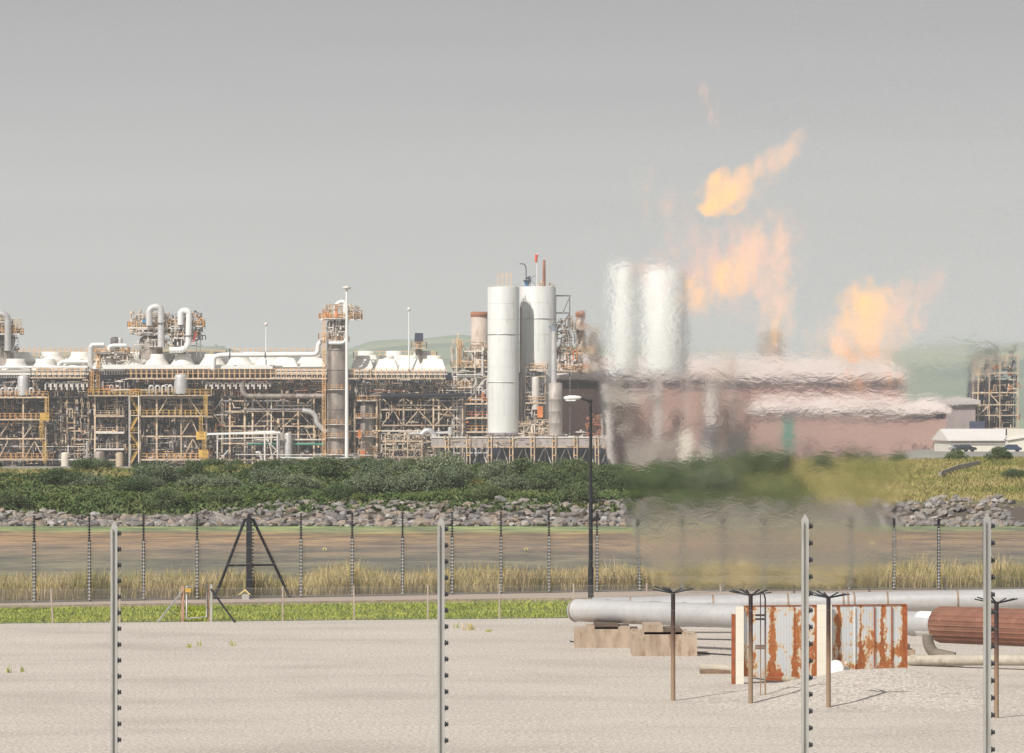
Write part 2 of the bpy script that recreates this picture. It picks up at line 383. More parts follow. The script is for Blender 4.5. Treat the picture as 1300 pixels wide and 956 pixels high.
n = 60000; X = NP.uniform(-32, 32, n); L3a = np.array([L3(x) for x in X])
Y = L3a + .35 + np.power(NP.rand(n), 1.3) * 11
clump = np.array([.62 + .6 * mnoise.noise((x * .35, y * .3, 0)) + .25 * mnoise.noise((x * 1.4, y, 4)) for x, y in zip(X, Y)])
keep = NP.rand(n) < np.clip(clump * 1.4 - .1, .25, 1); X, Y, clump = X[keep], Y[keep], clump[keep]
hh = np.clip(clump, .35, 1.2) * NP.uniform(.7, 1.25, len(X)) * 1.25
blades("tall_grass", X, Y, hh, NP.uniform(.02, .05, len(X)), M_straw, .2)
n = 60000; X = NP.uniform(-30, 30, n); a = np.array([L1(x) for x in X]); c = np.array([L2(x) for x in X])
Y = a + .1 + (c - a - .3) * NP.rand(n)
blades("mown_grass", X, Y, NP.uniform(.04, .12, n), NP.uniform(.03, .06, n), M_lawnb, .5)
# low green growth on the embankment
n = 100000; X = NP.uniform(-62, 27, n); Y = NP.uniform(344, 400, n)
hh = NP.uniform(.15, .5, n); blades("ground_cover", X, Y, hh, NP.uniform(.15, .4, n), M_scrub, .8)
M_bgrass = blade_mat("embankment_blades", [(0, (.12, .16, .04)), (.3, (.27, .27, .08)), (.6, (.42, .35, .14)), (1, (.58, .47, .25))], .12)
n = 110000; X = NP.uniform(20, 64, n); Y = NP.uniform(348, 402, n)
blades("embankment_grass", X, Y, NP.uniform(.1, .45, n), NP.uniform(.03, .09, n), M_bgrass, .6)
n = 9000; X = NP.uniform(-60, -26, n); Y = NP.uniform(386, 402, n)
blades("embankment_grass", X, Y, NP.uniform(.3, .7, n), NP.uniform(.04, .10, n), M_bgrass, .5)

# loose stones in the gravel and sparse weeds
n = 26000; Y = 82 + 62 * NP.rand(n); X = NP.uniform(-.15, .15, n) * Y; Z = zarr(X, Y); s = NP.uniform(.008, .024, n)
tet = np.array([(1, 0, -.3), (-.5, .87, -.3), (-.5, -.87, -.3), (0, 0, .9)]); a = NP.rand(n) * 6.28
ca, sa = np.cos(a), np.sin(a); v = np.zeros((n, 4, 3))
for k in range(4):
    v[:, k, 0] = X + (tet[k, 0] * ca - tet[k, 1] * sa) * s; v[:, k, 1] = Y + (tet[k, 0] * sa + tet[k, 1] * ca) * s; v[:, k, 2] = Z + tet[k, 2] * s
b0 = (np.arange(n) * 4)[:, None]
npmesh("gravel", v.reshape(-1, 3), np.concatenate([b0 + [0, 1, 3], b0 + [1, 2, 3], b0 + [2, 0, 3]]), mat("gravel_stones", (.50, .44, .38), .9, 0, .2, 3, island=.4), kind="stuff")
def weed(px, py, hgt, spread, nb, label):
    d = F * H / (py - YH); p = W(px, py, d); z0 = zf(p.x, p.y); mb = MB()
    for _ in range(nb):
        x, y = p.x + R.gauss(0, spread), p.y + R.gauss(0, spread); h = hgt * R.uniform(.5, 1.1); a = R.uniform(0, 3.1); wd = .012
        lx, ly = R.gauss(0, .25) * h, R.gauss(0, .25) * h
        mb.add([(x - wd * math.cos(a), y - wd * math.sin(a), z0 - .01), (x + wd * math.cos(a), y + wd * math.sin(a), z0 - .01), (x + lx * .4 + wd * math.cos(a), y + ly * .4, z0 + h * .6), (x + lx, y + ly, z0 + h)], [(0, 1, 2), (0, 2, 3)])
    mb.build("weed_tuft", M_lawnb if nb != 34 else M_straw, label=label, cat="weed", group="weeds growing through the gravel yard")
for a_ in [(597, 800, .28, .12, 34, "tall straw weed tuft on gravel beside the middle electric fence post"), (580, 797, .2, .05, 16, "thin weed sprig on gravel close by the middle electric fence post"),
          (620, 802, .13, .05, 22, "flat spreading weed patch on gravel between post and pipe end"), (240, 822, .16, .06, 14, "tiny paired weed shoots on gravel below the wire gate"),
          (252, 820, .2, .05, 12, "slender weed shoot on open gravel below the gate hinge side"), (294, 820, .22, .05, 12, "lone upright weed on open gravel past the gate brace"),
          (12, 854, .26, .05, 14, "weed tuft on near gravel at the edge of the yard"), (27, 853, .2, .05, 12, "smaller weed tuft beside the yard edge tuft")]: weed(*a_)

# rip-rap
def rock_arrays(rng):
    import bmesh
    bm = bmesh.new(); bmesh.ops.create_icosphere(bm, subdivisions=1, radius=1)
    for q in bm.verts:
        q.co *= rng.uniform(.72, 1.25); q.co.x *= 1.35; q.co.z *= .62
    for _ in range(3):
        nrm = Vector((rng.gauss(0, 1), rng.gauss(0, 1), rng.gauss(0, 1))).normalized(); dist = rng.uniform(.45, .7)
        for q in bm.verts:
            k = q.co.dot(nrm) - dist
            if k > 0: q.co -= nrm * k
    vs = [tuple(q.co) for q in bm.verts]; fs = [tuple(q.index for q in f.verts) for f in bm.faces]; bm.free(); return vs, fs
mr_, t, b = newmat("riprap_stone")
g = t.nodes.new("ShaderNodeNewGeometry"); oi = t.nodes.new("ShaderNodeObjectInfo"); ad = t.nodes.new("ShaderNodeMath"); ad.operation = 'ADD'
t.links.new(g.outputs["Random Per Island"], ad.inputs[0]); t.links.new(oi.outputs["Random"], ad.inputs[1])
fr = t.nodes.new("ShaderNodeMath"); fr.operation = 'FRACT'; t.links.new(ad.outputs[0], fr.inputs[0])
c1 = ramp(t, fr.outputs[0], [(0, (.14, .13, .13)), (.3, (.22, .20, .185)), (.55, (.30, .27, .24)), (.78, (.32, .24, .18)), (.86, (.20, .19, .19)), (1, (.42, .40, .38))]).outputs[0]
n2 = noise_node(t, 3, 4); c2 = ramp(t, n2.outputs[0], [(.3, (.7, .7, .7)), (.7, (1.2, 1.2, 1.2))]).outputs[0]
t.links.new(mixc(t, 1.0, c1, c2, 'MULTIPLY'), b.inputs["Base Color"]); b.inputs["Roughness"].default_value = .9
rocks = []
for _ in range(3600):
    X = R.uniform(-58, 58); u = R.random(); y0 = 338 + 3.0 * mnoise.noise((X * .035, 3.1, 0))
    up = interp([(-50, 8), (-30, 9), (-20, 13), (12, 13), (60, 11)], X) + 5 * mnoise.noise((X * .05, 7, 0)); Y = y0 - 3 + u * up
    if X > 44 and R.random() < .7: continue
    if 37 < X <= 44: Y = y0 - 3 + u * 15
    s = R.uniform(.17, .50) * (1.35 if R.random() < .18 else 1)
    rocks.append((s, X, Y, zf(X, Y) + s * R.uniform(.05, .55)))
rocks.sort(reverse=True)
protos = []
for k in range(8):
    vs, fs = rock_arrays(R); me = bpy.data.meshes.new("rock"); me.from_pydata(vs, [], fs); me.materials.append(mr_); protos.append((me, vs, fs))
for i, (s, X, Y, Z) in enumerate(rocks[:290]):
    o = bpy.data.objects.new("boulder", protos[i % 8][0]); sc.collection.objects.link(o); o.location = (X, Y, Z)
    o.scale = (s, s * R.uniform(.8, 1.2), s * R.uniform(.8, 1.2)); o.rotation_euler = (R.uniform(-.5, .5), R.uniform(-.5, .5), R.uniform(0, 6.3))
    setp(o, "angular grey or rusty boulder in the rock armour at the foot of the embankment", "boulder", "boulders of the rock armour along the shore")
mb = MB()
for i, (s, X, Y, Z) in enumerate(rocks[290:]):
    me, vs, fs = protos[i % 8]; mtx = Matrix.Translation((X, Y, Z)) @ Matrix.Rotation(R.uniform(0, 6.3), 4, 'Z') @ Matrix.Rotation(R.uniform(-.6, .6), 4, 'X') @ Matrix.Scale(s, 4)
    mb.add([mtx @ Vector(q) for q in vs], fs)
mb.build("rubble", mr_, kind="stuff")

# bushes: leaf-sized faces spread over many clumps, branches inside
def leaf_mat(name, stops):
    m, t, b = newmat(name); g = t.nodes.new("ShaderNodeNewGeometry"); oi = t.nodes.new("ShaderNodeObjectInfo")
    n = noise_node(t, 1.3, 3); s2 = t.nodes.new("ShaderNodeMath"); s2.operation = 'MULTIPLY_ADD'
    t.links.new(g.outputs["Random Per Island"], s2.inputs[0]); s2.inputs[1].default_value = .4; t.links.new(n.outputs[0], s2.inputs[2])
    s3 = t.nodes.new("ShaderNodeMath"); s3.operation = 'MULTIPLY_ADD'; t.links.new(oi.outputs["Random"], s3.inputs[0]); s3.inputs[1].default_value = .4
    t.links.new(s2.outputs[0], s3.inputs[2]); s4 = t.nodes.new("ShaderNodeMath"); s4.operation = 'SUBTRACT'; t.links.new(s3.outputs[0], s4.inputs[0]); s4.inputs[1].default_value = .4
    r = ramp(t, s4.outputs[0], stops); t.links.new(r.outputs[0], b.inputs["Base Color"]); b.inputs["Roughness"].default_value = .7
    b.inputs["Specular IOR Level"].default_value = .25
    return m
M_gorse = leaf_mat("gorse_leaves", [(0, (.045, .085, .03)), (.5, (.10, .14, .06)), (1, (.21, .25, .10))])
M_buck = leaf_mat("grey_green_leaves", [(0, (.08, .12, .065)), (.5, (.155, .19, .11)), (1, (.28, .32, .19))])
M_lime = leaf_mat("light_green_leaves", [(0, (.07, .13, .03)), (.5, (.12, .175, .05)), (1, (.23, .26, .09))])
M_olive = leaf_mat("olive_leaves", [(0, (.09, .11, .03)), (.5, (.16, .17, .05)), (1, (.27, .25, .10))])
M_branch = mat("branch_bark", (.12, .08, .05), .9)
def bush_mesh(rad, hgt, ncl, leaves, ls, m):
    cl = []
    for _ in range(ncl):
        a = R.uniform(0, 6.283); q = math.sqrt(R.random()) * rad * .78
        zc = hgt * R.uniform(.25, .80) * (1 - .45 * (q / rad) ** 2); cl.append((math.cos(a) * q, math.sin(a) * q, zc, R.uniform(.22, .42) * rad))
    k = leaves // ncl; P = []; 
    for cx_, cy_, cz_, r in cl:
        d = NP.randn(k, 3); d /= np.linalg.norm(d, axis=1)[:, None]; rad_ = r * (.55 + .5 * NP.rand(k))[:, None]
        P.append(np.array([cx_, cy_, cz_]) + d * rad_ * np.array([1, 1, .8]))
    P = np.concatenate(P); P = P[P[:, 2] > .02]; n = len(P)
    u = NP.randn(n, 3); u /= np.linalg.norm(u, axis=1)[:, None]; q = NP.randn(n, 3); q -= u * (q * u).sum(1)[:, None]; q /= np.linalg.norm(q, axis=1)[:, None]
    s = (ls * NP.uniform(.6, 1.3, n))[:, None]
    v = np.stack([P - u * s, P + q * s * .5, P + u * s, P - q * s * .5], 1).reshape(-1, 3); b0 = (np.arange(n) * 4)[:, None]
    me = bpy.data.meshes.new("bush_foliage"); f = b0 + [0, 1, 2, 3]
    me.vertices.add(len(v)); me.vertices.foreach_set("co", v.astype(np.float32).ravel()); me.loops.add(4 * n)
    me.loops.foreach_set("vertex_index", f.astype(np.int32).ravel()); me.polygons.add(n); me.polygons.foreach_set("loop_start", np.arange(0, 4 * n, 4, dtype=np.int32))
    me.update(calc_edges=True); me.materials.append(m)
    br = MB()
    for c_ in cl: br.cyl((c_[0] * .1, c_[1] * .1, -.4), (c_[0], c_[1], c_[2]), .05, .015, 5)
    bme = bpy.data.meshes.new("bush_branches"); bme.from_pydata([tuple(q) for q in br.v], [], br.f); bme.materials.append(M_branch)
    return me, bme
KIND = {}
for key, m, rad, hgt, ncl, lv, ls in (("g", M_gorse, 2.6, 2.5, 26, 6500, .10), ("b", M_buck, 2.8, 2.6, 28, 7000, .11), ("l", M_lime, 1.3, 1.0, 14, 2600, .10), ("o", M_olive, 1.2, .9, 14, 2400, .09)):
    KIND[key] = [bush_mesh(rad, hgt, ncl, lv, ls, m) for _ in range(3)]
BL = {"g": ("dark_bush", "dense dark green gorse bush on the embankment slope", "bush", "dark gorse bushes on the embankment"),
      "b": ("grey_green_bush", "rounded grey green sea buckthorn bush on the embankment slope", "bush", "grey green bushes on the embankment"),
      "l": ("light_green_bush", "low bright green bramble bush above the rock armour", "bush", "bright green low bushes on the embankment"),
      "o": ("olive_bush", "low olive yellow shrub in the embankment grass", "shrub", "olive shrubs on the embankment")}
def bush(key, X, Y, s, sz=None):
    fm, bm_ = R.choice(KIND[key]); nm, lb, ct, gp = BL[key]
    o = bpy.data.objects.new(nm, None); sc.collection.objects.link(o); o.location = (X, Y, zf(X, Y) - .1); o.scale = (s, s, s * (sz or R.uniform(.8, 1.15)))
    o.rotation_euler.z = R.uniform(0, 6.3); setp(o, lb, ct, gp)
    a = bpy.data.objects.new("foliage", fm); b_ = bpy.data.objects.new("branches", bm_)
    for c_ in (a, b_): sc.collection.objects.link(c_); c_.parent = o
for row in range(6):
    Y0 = 351 + row * 9.0
    for i in range(30):
        X = -60 + 4.15 * i + R.uniform(-1.6, 1.6); Y = Y0 + R.uniform(-3, 3); px = 650 + X / Y * F
        patch = mnoise.noise((X * .06, Y * .05, 9)); s = R.uniform(.75, 1.15)
        if px > 1030 + 60 * patch:
            if row == 5: bush(R.choice("ggl"), X, 398 + R.uniform(-2, 2), s * .62)
            elif (px > 1275 and row in (1, 2)) or R.random() < (.1 if px > 1150 else .28): bush(R.choice("gol"), X, Y, s * .6)
            continue
        if px > 960:
            if row == 5 or (row > 2 and R.random() < .75): bush(R.choice("gb"), X, Y + 1, s * .8)
            elif R.random() < .35: bush(R.choice("gol"), X, Y, s * .7)
            continue
        if px < 330 and row > 3:
            if R.random() < .8: bush(R.choice("oolg"), X, Y, s * .6)
            continue
        if row >= 4: bush(("b" if patch > .05 else "g") if R.random() > .15 else "l", X, Y, s * (.55 if row == 4 else .45)); continue
        if row == 0: bush("l", X, Y - 1, s)
        else:
            if R.random() < .1: continue
            key = "b" if patch > .0 else "g"
            if R.random() < .2: key = R.choice("lo")
            bush(key, X, Y, s * (.92 if row < 5 else .72))
    if row == 5:
        for i in range(46):
            X = -62 + 2.25 * i + R.uniform(-.6, .6); px = 650 + X / 400 * F
            if px < 1190: bush("o" if px < 280 and R.random() < .7 else R.choice("gbg"), X, 401 + R.uniform(-1.5, 1.5), R.uniform(.36, .5) * (1.5 if px < 280 else 1))

for i in range(64):
    X = -62 + 1.95 * i + R.uniform(-.8, .8); Y = 346.5 + 3 * mnoise.noise((X * .035, 3.1, 0)) + interp([(-50, 0), (-30, 0), (-20, 2.5), (60, 2.5)], X) + R.uniform(-1, 2.5)
    if 650 + X / Y * F < 1000: bush("l" if R.random() < .75 else "g", X, Y, R.uniform(.5, .85))
# concrete drainage channel running down the grassed embankment
mb = MB(); q0, q1 = None, None
for (px, py, d) in ((1194, 628, 372), (1216, 617, 381), (1242, 605, 390)):
    p = W(px, py, d); p.z = zf(p.x, p.y) + .35
    if q0 is not None:
        mb.bar(q0, p, .5, .28); mb.bar(q0 + Vector((0, -.35, .2)), p + Vector((0, -.35, .2)), .12, .2)
    q0 = p
mb.build("drainage_channel", mat("pale_concrete", (.36, .33, .29), .9), label="narrow concrete drainage channel running diagonally down the grassy embankment", cat="drain")
# ------------------------------------------------------------------ far security fence
FP = [(x, ) for x in (-28, 43, 113, 182, 250, 316, 382, 447, 511, 574, 636, 697, 758, 812, 866, 918, 970, 1024, 1078, 1135, 1192, 1250, 1308)]
def fence_xy(px):
    k = (px - 650) / F
    # intersection of the sight line with L3
    Y = (168 - .49 * 5.44) / (1 - .49 * k) if px <= 812 else (168 - .13 * 5.44) / (1 - .13 * k)
    return Vector((k * Y, Y + .12, 0))
fpts = [fence_xy(p[0]) for p in FP]
fence = thing("security_fence", "dark tall welded mesh security fence with barbed top strands along the shore", "fence", loc=tuple(fpts[5]))
for i, p in enumerate(fpts):
    if i == 5: continue
    hgt = 2.45 + .25 * (p.x > 5); top = 3.45 if p.x < 5 else 3.0
    mb = MB().box((p.x, p.y, hgt / 2), (.12, .12, hgt)); 
    clips = MB(); [clips.box((p.x, p.y - .075, .1 + k * .14), (.11, .03, .045)) for k in range(int(hgt / .14))]; clips.box((p.x, p.y - .067, hgt / 2), (.03, .012, hgt - .1))
    ext = MB().bar((p.x, p.y, hgt), (p.x, p.y, top), .045)
    for k in range(9): ext.box((p.x, p.y - .03, hgt + .08 + k * (top - hgt) / 9), (.11, .08, .05))
    po = mb.build("post", M_black, fence); clips.build("clips", M_galv, po); ext.build("barb_arm", M_black, po)
p = fpts[5]
mb = MB().box((p.x, p.y, 1.65), (.22, .24, 3.3)); mb.bar((p.x, p.y, 3.2), (p.x, p.y, 3.45), .14)
for k in range(22): mb.box((p.x + .15, p.y - .1, .3 + k * .14), (.1, .1, .05))
sp_ = mb.build("strainer_post", M_black, fence)
for s, foot in ((-1, 272), (1, 368)):
    f_ = fence_xy(foot); f_.y -= .1
    MB().bar((p.x + s * .15, p.y - .1, 3.25), (f_.x, f_.y, .0), .09).build("brace", M_black, fence)
MB().bar(((p.x + fence_xy(272).x) / 2 - .15, (p.y + fence_xy(272).y) / 2, 1.35), ((p.x + fence_xy(368).x) / 2 + .12, (p.y + fence_xy(368).y) / 2, 1.35), .08).build("brace", M_black, fence)
M_wire = mat("fence_wire", (.25, .25, .24), .5, .3, .1, 1)
v, f = [], []
mb = MB(); st = MB()
for a, c in zip(fpts, fpts[1:]):
    L = (c - a).length; n = int(L / .05); hgt = 2.45 + .25 * (a.x > 5); top = 3.45 if a.x < 5 else 3.0
    for k in range(n + 1):
        q = a.lerp(c, k / n); wv = .0038
        mb.add([(q.x - wv, q.y, .02), (q.x + wv, q.y, .02), (q.x + wv, q.y, hgt), (q.x - wv, q.y, hgt), (q.x, q.y + .004, .02), (q.x, q.y + .004, hgt)], [(0, 1, 2, 3), (1, 4, 5, 2), (4, 0, 3, 5)])
    for k in range(33):
        z = .05 + (hgt - .06) * k / 32
        mb.add([(a.x, a.y - .004, z - .003), (c.x, c.y - .004, z - .003), (c.x, c.y - .004, z + .003), (a.x, a.y - .004, z + .003), (a.x, a.y - .009, z), (c.x, c.y - .009, z)], [(0, 1, 2, 3), (0, 4, 5, 1), (4, 3, 2, 5)])
    for k in range(7): z = hgt + .1 + k * (top - hgt - .1) / 6.5; st.bar((a.x, a.y - .03, z), (c.x, c.y - .03, z), .006)
    mb.bar((a.x, a.y - .03, .05), (c.x, c.y - .03, .05), .06)
mb.build("mesh_panel", M_wire, fence); st.build("barbed_wire", M_wire, fence)
for px, py in ((412, 697), (668, 697), (1106, 690)):
    q = fence_xy(px); z = H - (py - YH) / F * q.y; s = MB().box((q.x, q.y - .05, z), (.16, .012, .11)); sg = s.build("warning_sign", mat("pale_sign_yellow", (.55, .50, .22), .6), fence)
    s = MB(); s.add([(q.x - .04, q.y - .06, z - .04), (q.x + .04, q.y - .06, z - .04), (q.x, q.y - .06, z + .04)], [(0, 1, 2)]); s.build("symbol", M_black, sg)
# edging kerb between path and lawn
mb = MB(); xs = xr(-34, 34, 40)
for a, c in zip(xs, xs[1:]): mb.bar((a, L2(a), .05), (c, L2(c), .05), .14, .16)
mb.build("kerb", M_conc, kind="structure")

# ------------------------------------------------------------------ low chain link fence and gate
def l1xy(px, dy=0):
    k = (px - 650) / F; Y = 142 / (1 - .217 * k); return Vector((k * Y, Y + dy, 0))
low = thing("chain_link_fence", "low grey chain link fence between the gravel yard and the green strip", "fence", loc=tuple(l1xy(359)))
M_gp = mat("weathered_post", (.40, .33, .28), .8, 0, .2, 2)
posts = [-20, 67, 152, 232, 268, 359, 449.5, 543, 634, 728, 821, 915, 1008, 1104, 1200, 1296]
for i, px in enumerate(posts):
    if px in (232, 268): continue
    q = l1xy(px); lean = -.07 if px == 67 else R.uniform(-.01, .01)
    MB().bar((q.x, q.y, -.02), (q.x + lean, q.y, 1.24), .055).build("post", M_gp, low)
M_cl = mat("galvanised_wire", (.42, .40, .37), .5, .3, .1, 1)
mb = MB()
for a_, c_ in zip(posts, posts[1:]):
    if a_ == 232: continue
    a, c = l1xy(a_), l1xy(c_); L = (c - a).length; n = int(L / .11); ux = (c - a) / L
    for sgn in (1, -1):
        for k in range(-11, n + 1):
            s0 = k * .11; s1 = s0 + 1.12; z0, z1 = .04, 1.16
            if s0 < 0: z0 += -s0; s0 = 0
            if s1 > L: z1 -= s1 - L; s1 = L
            if s1 <= s0 or z1 <= z0: continue
            za, zb = (z0, z1) if sgn > 0 else (1.2 - z0, 1.2 - z1)
            p0, p1 = a + ux * s0, a + ux * s1
            mb.add([(p0.x, p0.y, za - .0034), (p1.x, p1.y, zb - .0034), (p1.x, p1.y, zb + .0034), (p0.x, p0.y, za + .0034)], [(0, 1, 2, 3)])
    for z in (.04, .6, 1.17): mb.bar((a.x, a.y, z), (c.x, c.y, z), .009)
mb.build("chain_link_mesh", M_cl, low)
gate = thing("wire_gate", "small grey tubular gate between rusty posts in the low wire fence", "gate", loc=tuple(l1xy(250)))
a, c = l1xy(232), l1xy(268)
MB().box((a.x, a.y, .64), (.10, .10, 1.28)).build("post", mat("rusty_post", (.40, .24, .17), .8, 0, .3, 3), gate)
MB().box((c.x, c.y, .66), (.09, .09, 1.32)).build("post", M_galv, gate); MB().box((c.x - .1, c.y, .66), (.06, .06, 1.28)).build("post", MATS["rusty_post"], gate)
g0, g1 = a + Vector((.14, -.06, 0)), c + Vector((-.15, -.06, 0))
MB().tube([(g0.x, g0.y, .12), (g0.x, g0.y, 1.25), (g1.x, g1.y, 1.32), (g1.x, g1.y, .16), (g0.x, g0.y, .12)], .033, 6).build("gate_frame", M_galv, gate)
MB().box((g0.x + .06, g0.y - .06, 1.12), (.2, .06, .14)).build("latch_box", M_yel, gate)
MB().bar((a.x, a.y - .05, 1.1), (l1xy(201).x, a.y - .6, 0), .05).build("brace", M_galv, gate)
MB().bar((c.x, c.y - .05, 1.15), (l1xy(301).x, c.y - .8, 0), .05).build("brace", M_black, gate)
q = fence_xy(313); q.y -= .9
mk = thing("fence_light_box", "small yellow topped grey box at the foot of the braced fence post", "equipment box", loc=(q.x, q.y, 0))
MB().bb(q.x - .13, q.x + .16, q.y - .12, q.y + .12, 0, .22).build("housing", M_galv, mk)
s = MB(); s.prism([(q.x - .28, .2), (q.x, .42), (q.x + .22, .2), (q.x + .16, .2), (q.x, .35), (q.x - .2, .2)], q.y - .16, q.y + .16); s.build("lid", mat("pale_yellow", (.75, .62, .25), .6), mk)

# ------------------------------------------------------------------ lamp column
d = 160.0; b0 = W(750, 757, d); b0.z = 0; zt = H - (508 - YH) / F * d
lp = thing("lamp_post", "tall black lamp column with one white lantern standing behind the pipe end", "street lamp", loc=tuple(b0))
MB().cyl(b0, b0 + Vector((0, 0, 1.28)), .115, .115, 12).build("base_box", M_black, lp)
MB().cyl(b0 + Vector((0, 0, 1.28)), b0 + Vector((0, 0, 4.6)), .088, .08, 12).cyl(b0 + Vector((0, 0, 4.6)), (b0.x, b0.y, zt - .05), .066, .058, 12).cyl((b0.x, b0.y, zt - .05), (b0.x, b0.y, zt + .04), .08, .07, 12).build("column", M_black, lp)
MB().tube([(b0.x, b0.y, zt - .12), (b0.x - .14, b0.y, zt + .0), (b0.x - .42, b0.y - .02, zt + .07)], .038, 8, .1).build("arm", M_black, lp)
hd = MB(); c = Vector((b0.x - .72, b0.y - .02, zt + .09)); vs = []; prof = [(-.38, .02, .03), (-.34, .10, .07), (-.15, .145, .11), (.1, .13, .10), (.28, .075, .07), (.34, .04, .04)]
for x, wy, hz in prof:
    for i in range(10):
        a = 2 * math.pi * i / 10; vs.append((c.x + x, c.y + math.cos(a) * wy, c.z + math.sin(a) * hz + x * .02))
hd.add(vs, [(k * 10 + i, k * 10 + (i + 1) % 10, (k + 1) * 10 + (i + 1) % 10, (k + 1) * 10 + i) for k in range(5) for i in range(10)] + [tuple(range(9, -1, -1)), tuple(range(50, 60))], True)
hd = hd.build("lantern", M_white, lp)
MB().box((c.x - .1, c.y, c.z - .1), (.4, .2, .05)).build("lens", M_glass, hd)

# ------------------------------------------------------------------ electric fence posts
EP = [(145, 662, 41.2), (560, 656, 40.2), (1022, 652, 38.9), (1253, 651, 38.0)]
wh = ["leftmost", "", "", ""]
lab = ["galvanised channel post with dark insulators standing apart near the weed tufts at the yard's edge",
       "galvanised electric fence post with insulators rising in front of the open gravel",
       "galvanised electric fence post with insulators in front of the rusted white panels",
       "galvanised electric fence post with insulators in front of the brown clad vessel"]
ef = thing("electric_fence", "line of galvanised posts with black insulators and thin live wires near the camera", "fence", loc=(W(560, 700, 40.2).x, 40.2, zf(-1, 40)))
ins = []
for j, (px, py, d) in enumerate(EP + [(-320, 668, 42.5), (1700, 650, 36.5)]):
    t0 = W(px, py, d); zb = zf(t0.x, d) - .1; x, y = t0.x, t0.y; wd = .072
    mb = MB(); zt = t0.z
    # lipped channel: web, two flanges, lips
    zc = zt - .06
    mb.add([(x - wd / 2, y, zb), (x + wd / 2, y, zb), (x + wd / 2, y, zc), (x, y, zt), (x - wd / 2, y, zc), (x - wd / 2, y + .004, zb), (x + wd / 2, y + .004, zb), (x + wd / 2, y + .004, zc), (x, y + .004, zt), (x - wd / 2, y + .004, zc)],
           [(0, 1, 2, 3, 4), (9, 8, 7, 6, 5), (0, 4, 9, 5), (1, 6, 7, 2), (3, 2, 7, 8), (4, 3, 8, 9)])
    mb.bb(x - wd / 2, x - wd / 2 + .022, y - .03, y - .001, zb, zc - .02); mb.bb(x + wd / 2 - .022, x + wd / 2, y - .03, y - .001, zb, zc - .04)
    post = mb.build("post", M_galv, ef); row = []
    for k in range(18):
        z = zt - (.125 if j < 4 else .12) - k * .166
        if z < zb + .1: break
        m = MB().lathe((x + wd / 2, y - .01, z), [(.012, 0), (.03, .004), (.03, .014), (.018, .018), (.018, .024), (.026, .03), (.022, .036), (.01, .04)], 10, 'x')
        m.build("insulator", M_black, post); row.append((x + wd / 2 + .034, y - .03, z))
    ins.append((px, row))
ins.sort(key=lambda q: q[0]); mb = MB()
for (_, a), (_, c) in zip(ins, ins[1:]):
    for p0, p1 in zip(a, c): mb.cyl(p0, p1, .0007, seg=4, caps=False)
mb.build("live_wire", mat("live_wire_steel", (.35, .33, .31), .4, .6, .1, 1), ef)

# ------------------------------------------------------------------ dark posts with starburst heads
M_rp = None
m, t, b = newmat("rusting_post_paint"); tc = t.nodes.new("ShaderNodeTexCoord"); sp = t.nodes.new("ShaderNodeSeparateXYZ"); t.links.new(tc.outputs["Object"], sp.inputs[0])
nn = noise_node(t, 6, 3); s2 = t.nodes.new("ShaderNodeMath"); s2.operation = 'MULTIPLY_ADD'; t.links.new(nn.outputs[0], s2.inputs[0]); s2.inputs[1].default_value = .5; t.links.new(sp.outputs[2], s2.inputs[2])
r = ramp(t, s2.outputs[0], [(0, (.30, .22, .15)), (.36, (.27, .18, .11)), (.62, (.07, .035, .03)), (.8, (.022, .016, .018))])
mr = t.nodes.new("ShaderNodeMapRange"); mr.inputs["From Max"].default_value = 3.4; t.links.new(s2.outputs[0], mr.inputs[0]); t.links.new(mr.outputs[0], r.inputs[0])
t.links.new(r.outputs[0], b.inputs["Base Color"]); b.inputs["Roughness"].default_value = .6; M_rp = m
ylab = ["dark rusting post with spread arms in front of the concrete plinth and open gravel", "dark rusting post with spread arms beside the steel ladder",
        "dark rusting post with spread arms in front of the cream panel", "dark rusting post with spread arms behind the electric fence post at the brown vessel"]
for i, (px, py, d) in enumerate(((854.5, 752, 97), (953, 755, 95.5), (1051.8, 758, 94), (1265, 765, 91))):
    q = W(px, py, d); z0 = zf(q.x, d)
    y_ = thing("barbed_post", ylab[i], "fence post", "dark posts with starburst heads", loc=(q.x, d, z0))
    MB().cyl((q.x, d, z0 - .05), (q.x, d, q.z + .02), .058, .052, 8).build("shaft", M_rp, y_)
    for s, L, up in ((-1, .50, .09), (-1, .44, .16), (-1, .26, .17), (1, .50, .10), (1, .42, .13), (1, .22, .16), (-1, .12, .14)):
        yy = R.uniform(-.22, .22)
        MB().bar((q.x, d, q.z - .02), (q.x + s * L, d + yy, q.z + up * R.uniform(.75, 1.1) * .8), .035, .03).build("arm", M_black, y_)

# small steel ladder beside the second post
p0, p1 = W(965.5, 760, 97), W(971.5, 760, 97); zt = W(0, 752, 97).z; zb = 0
ld = thing("steel_ladder", "narrow black hooped ladder in front of the rusted white panel", "ladder", loc=((p0.x + p1.x) / 2, 97, 0))
MB().tube([(p0.x, 97, 0), (p0.x, 97, zt - .05)], .013, 6).build("rail", M_rp, ld)
MB().tube([(p0.x - .01, 97, zt - .04), (p0.x + .05, 97, zt + .02), (p1.x, 97, zt - .12), (p1.x, 97, 0)], .022, 6, .07).build("rail", M_rp, ld)
for py in (781, 786, 820, 823): q = W(0, py, 97); MB().bar((p0.x - .13, 97, q.z), (p1.x, 97, q.z), .04, .05).build("rung", M_rp, ld)

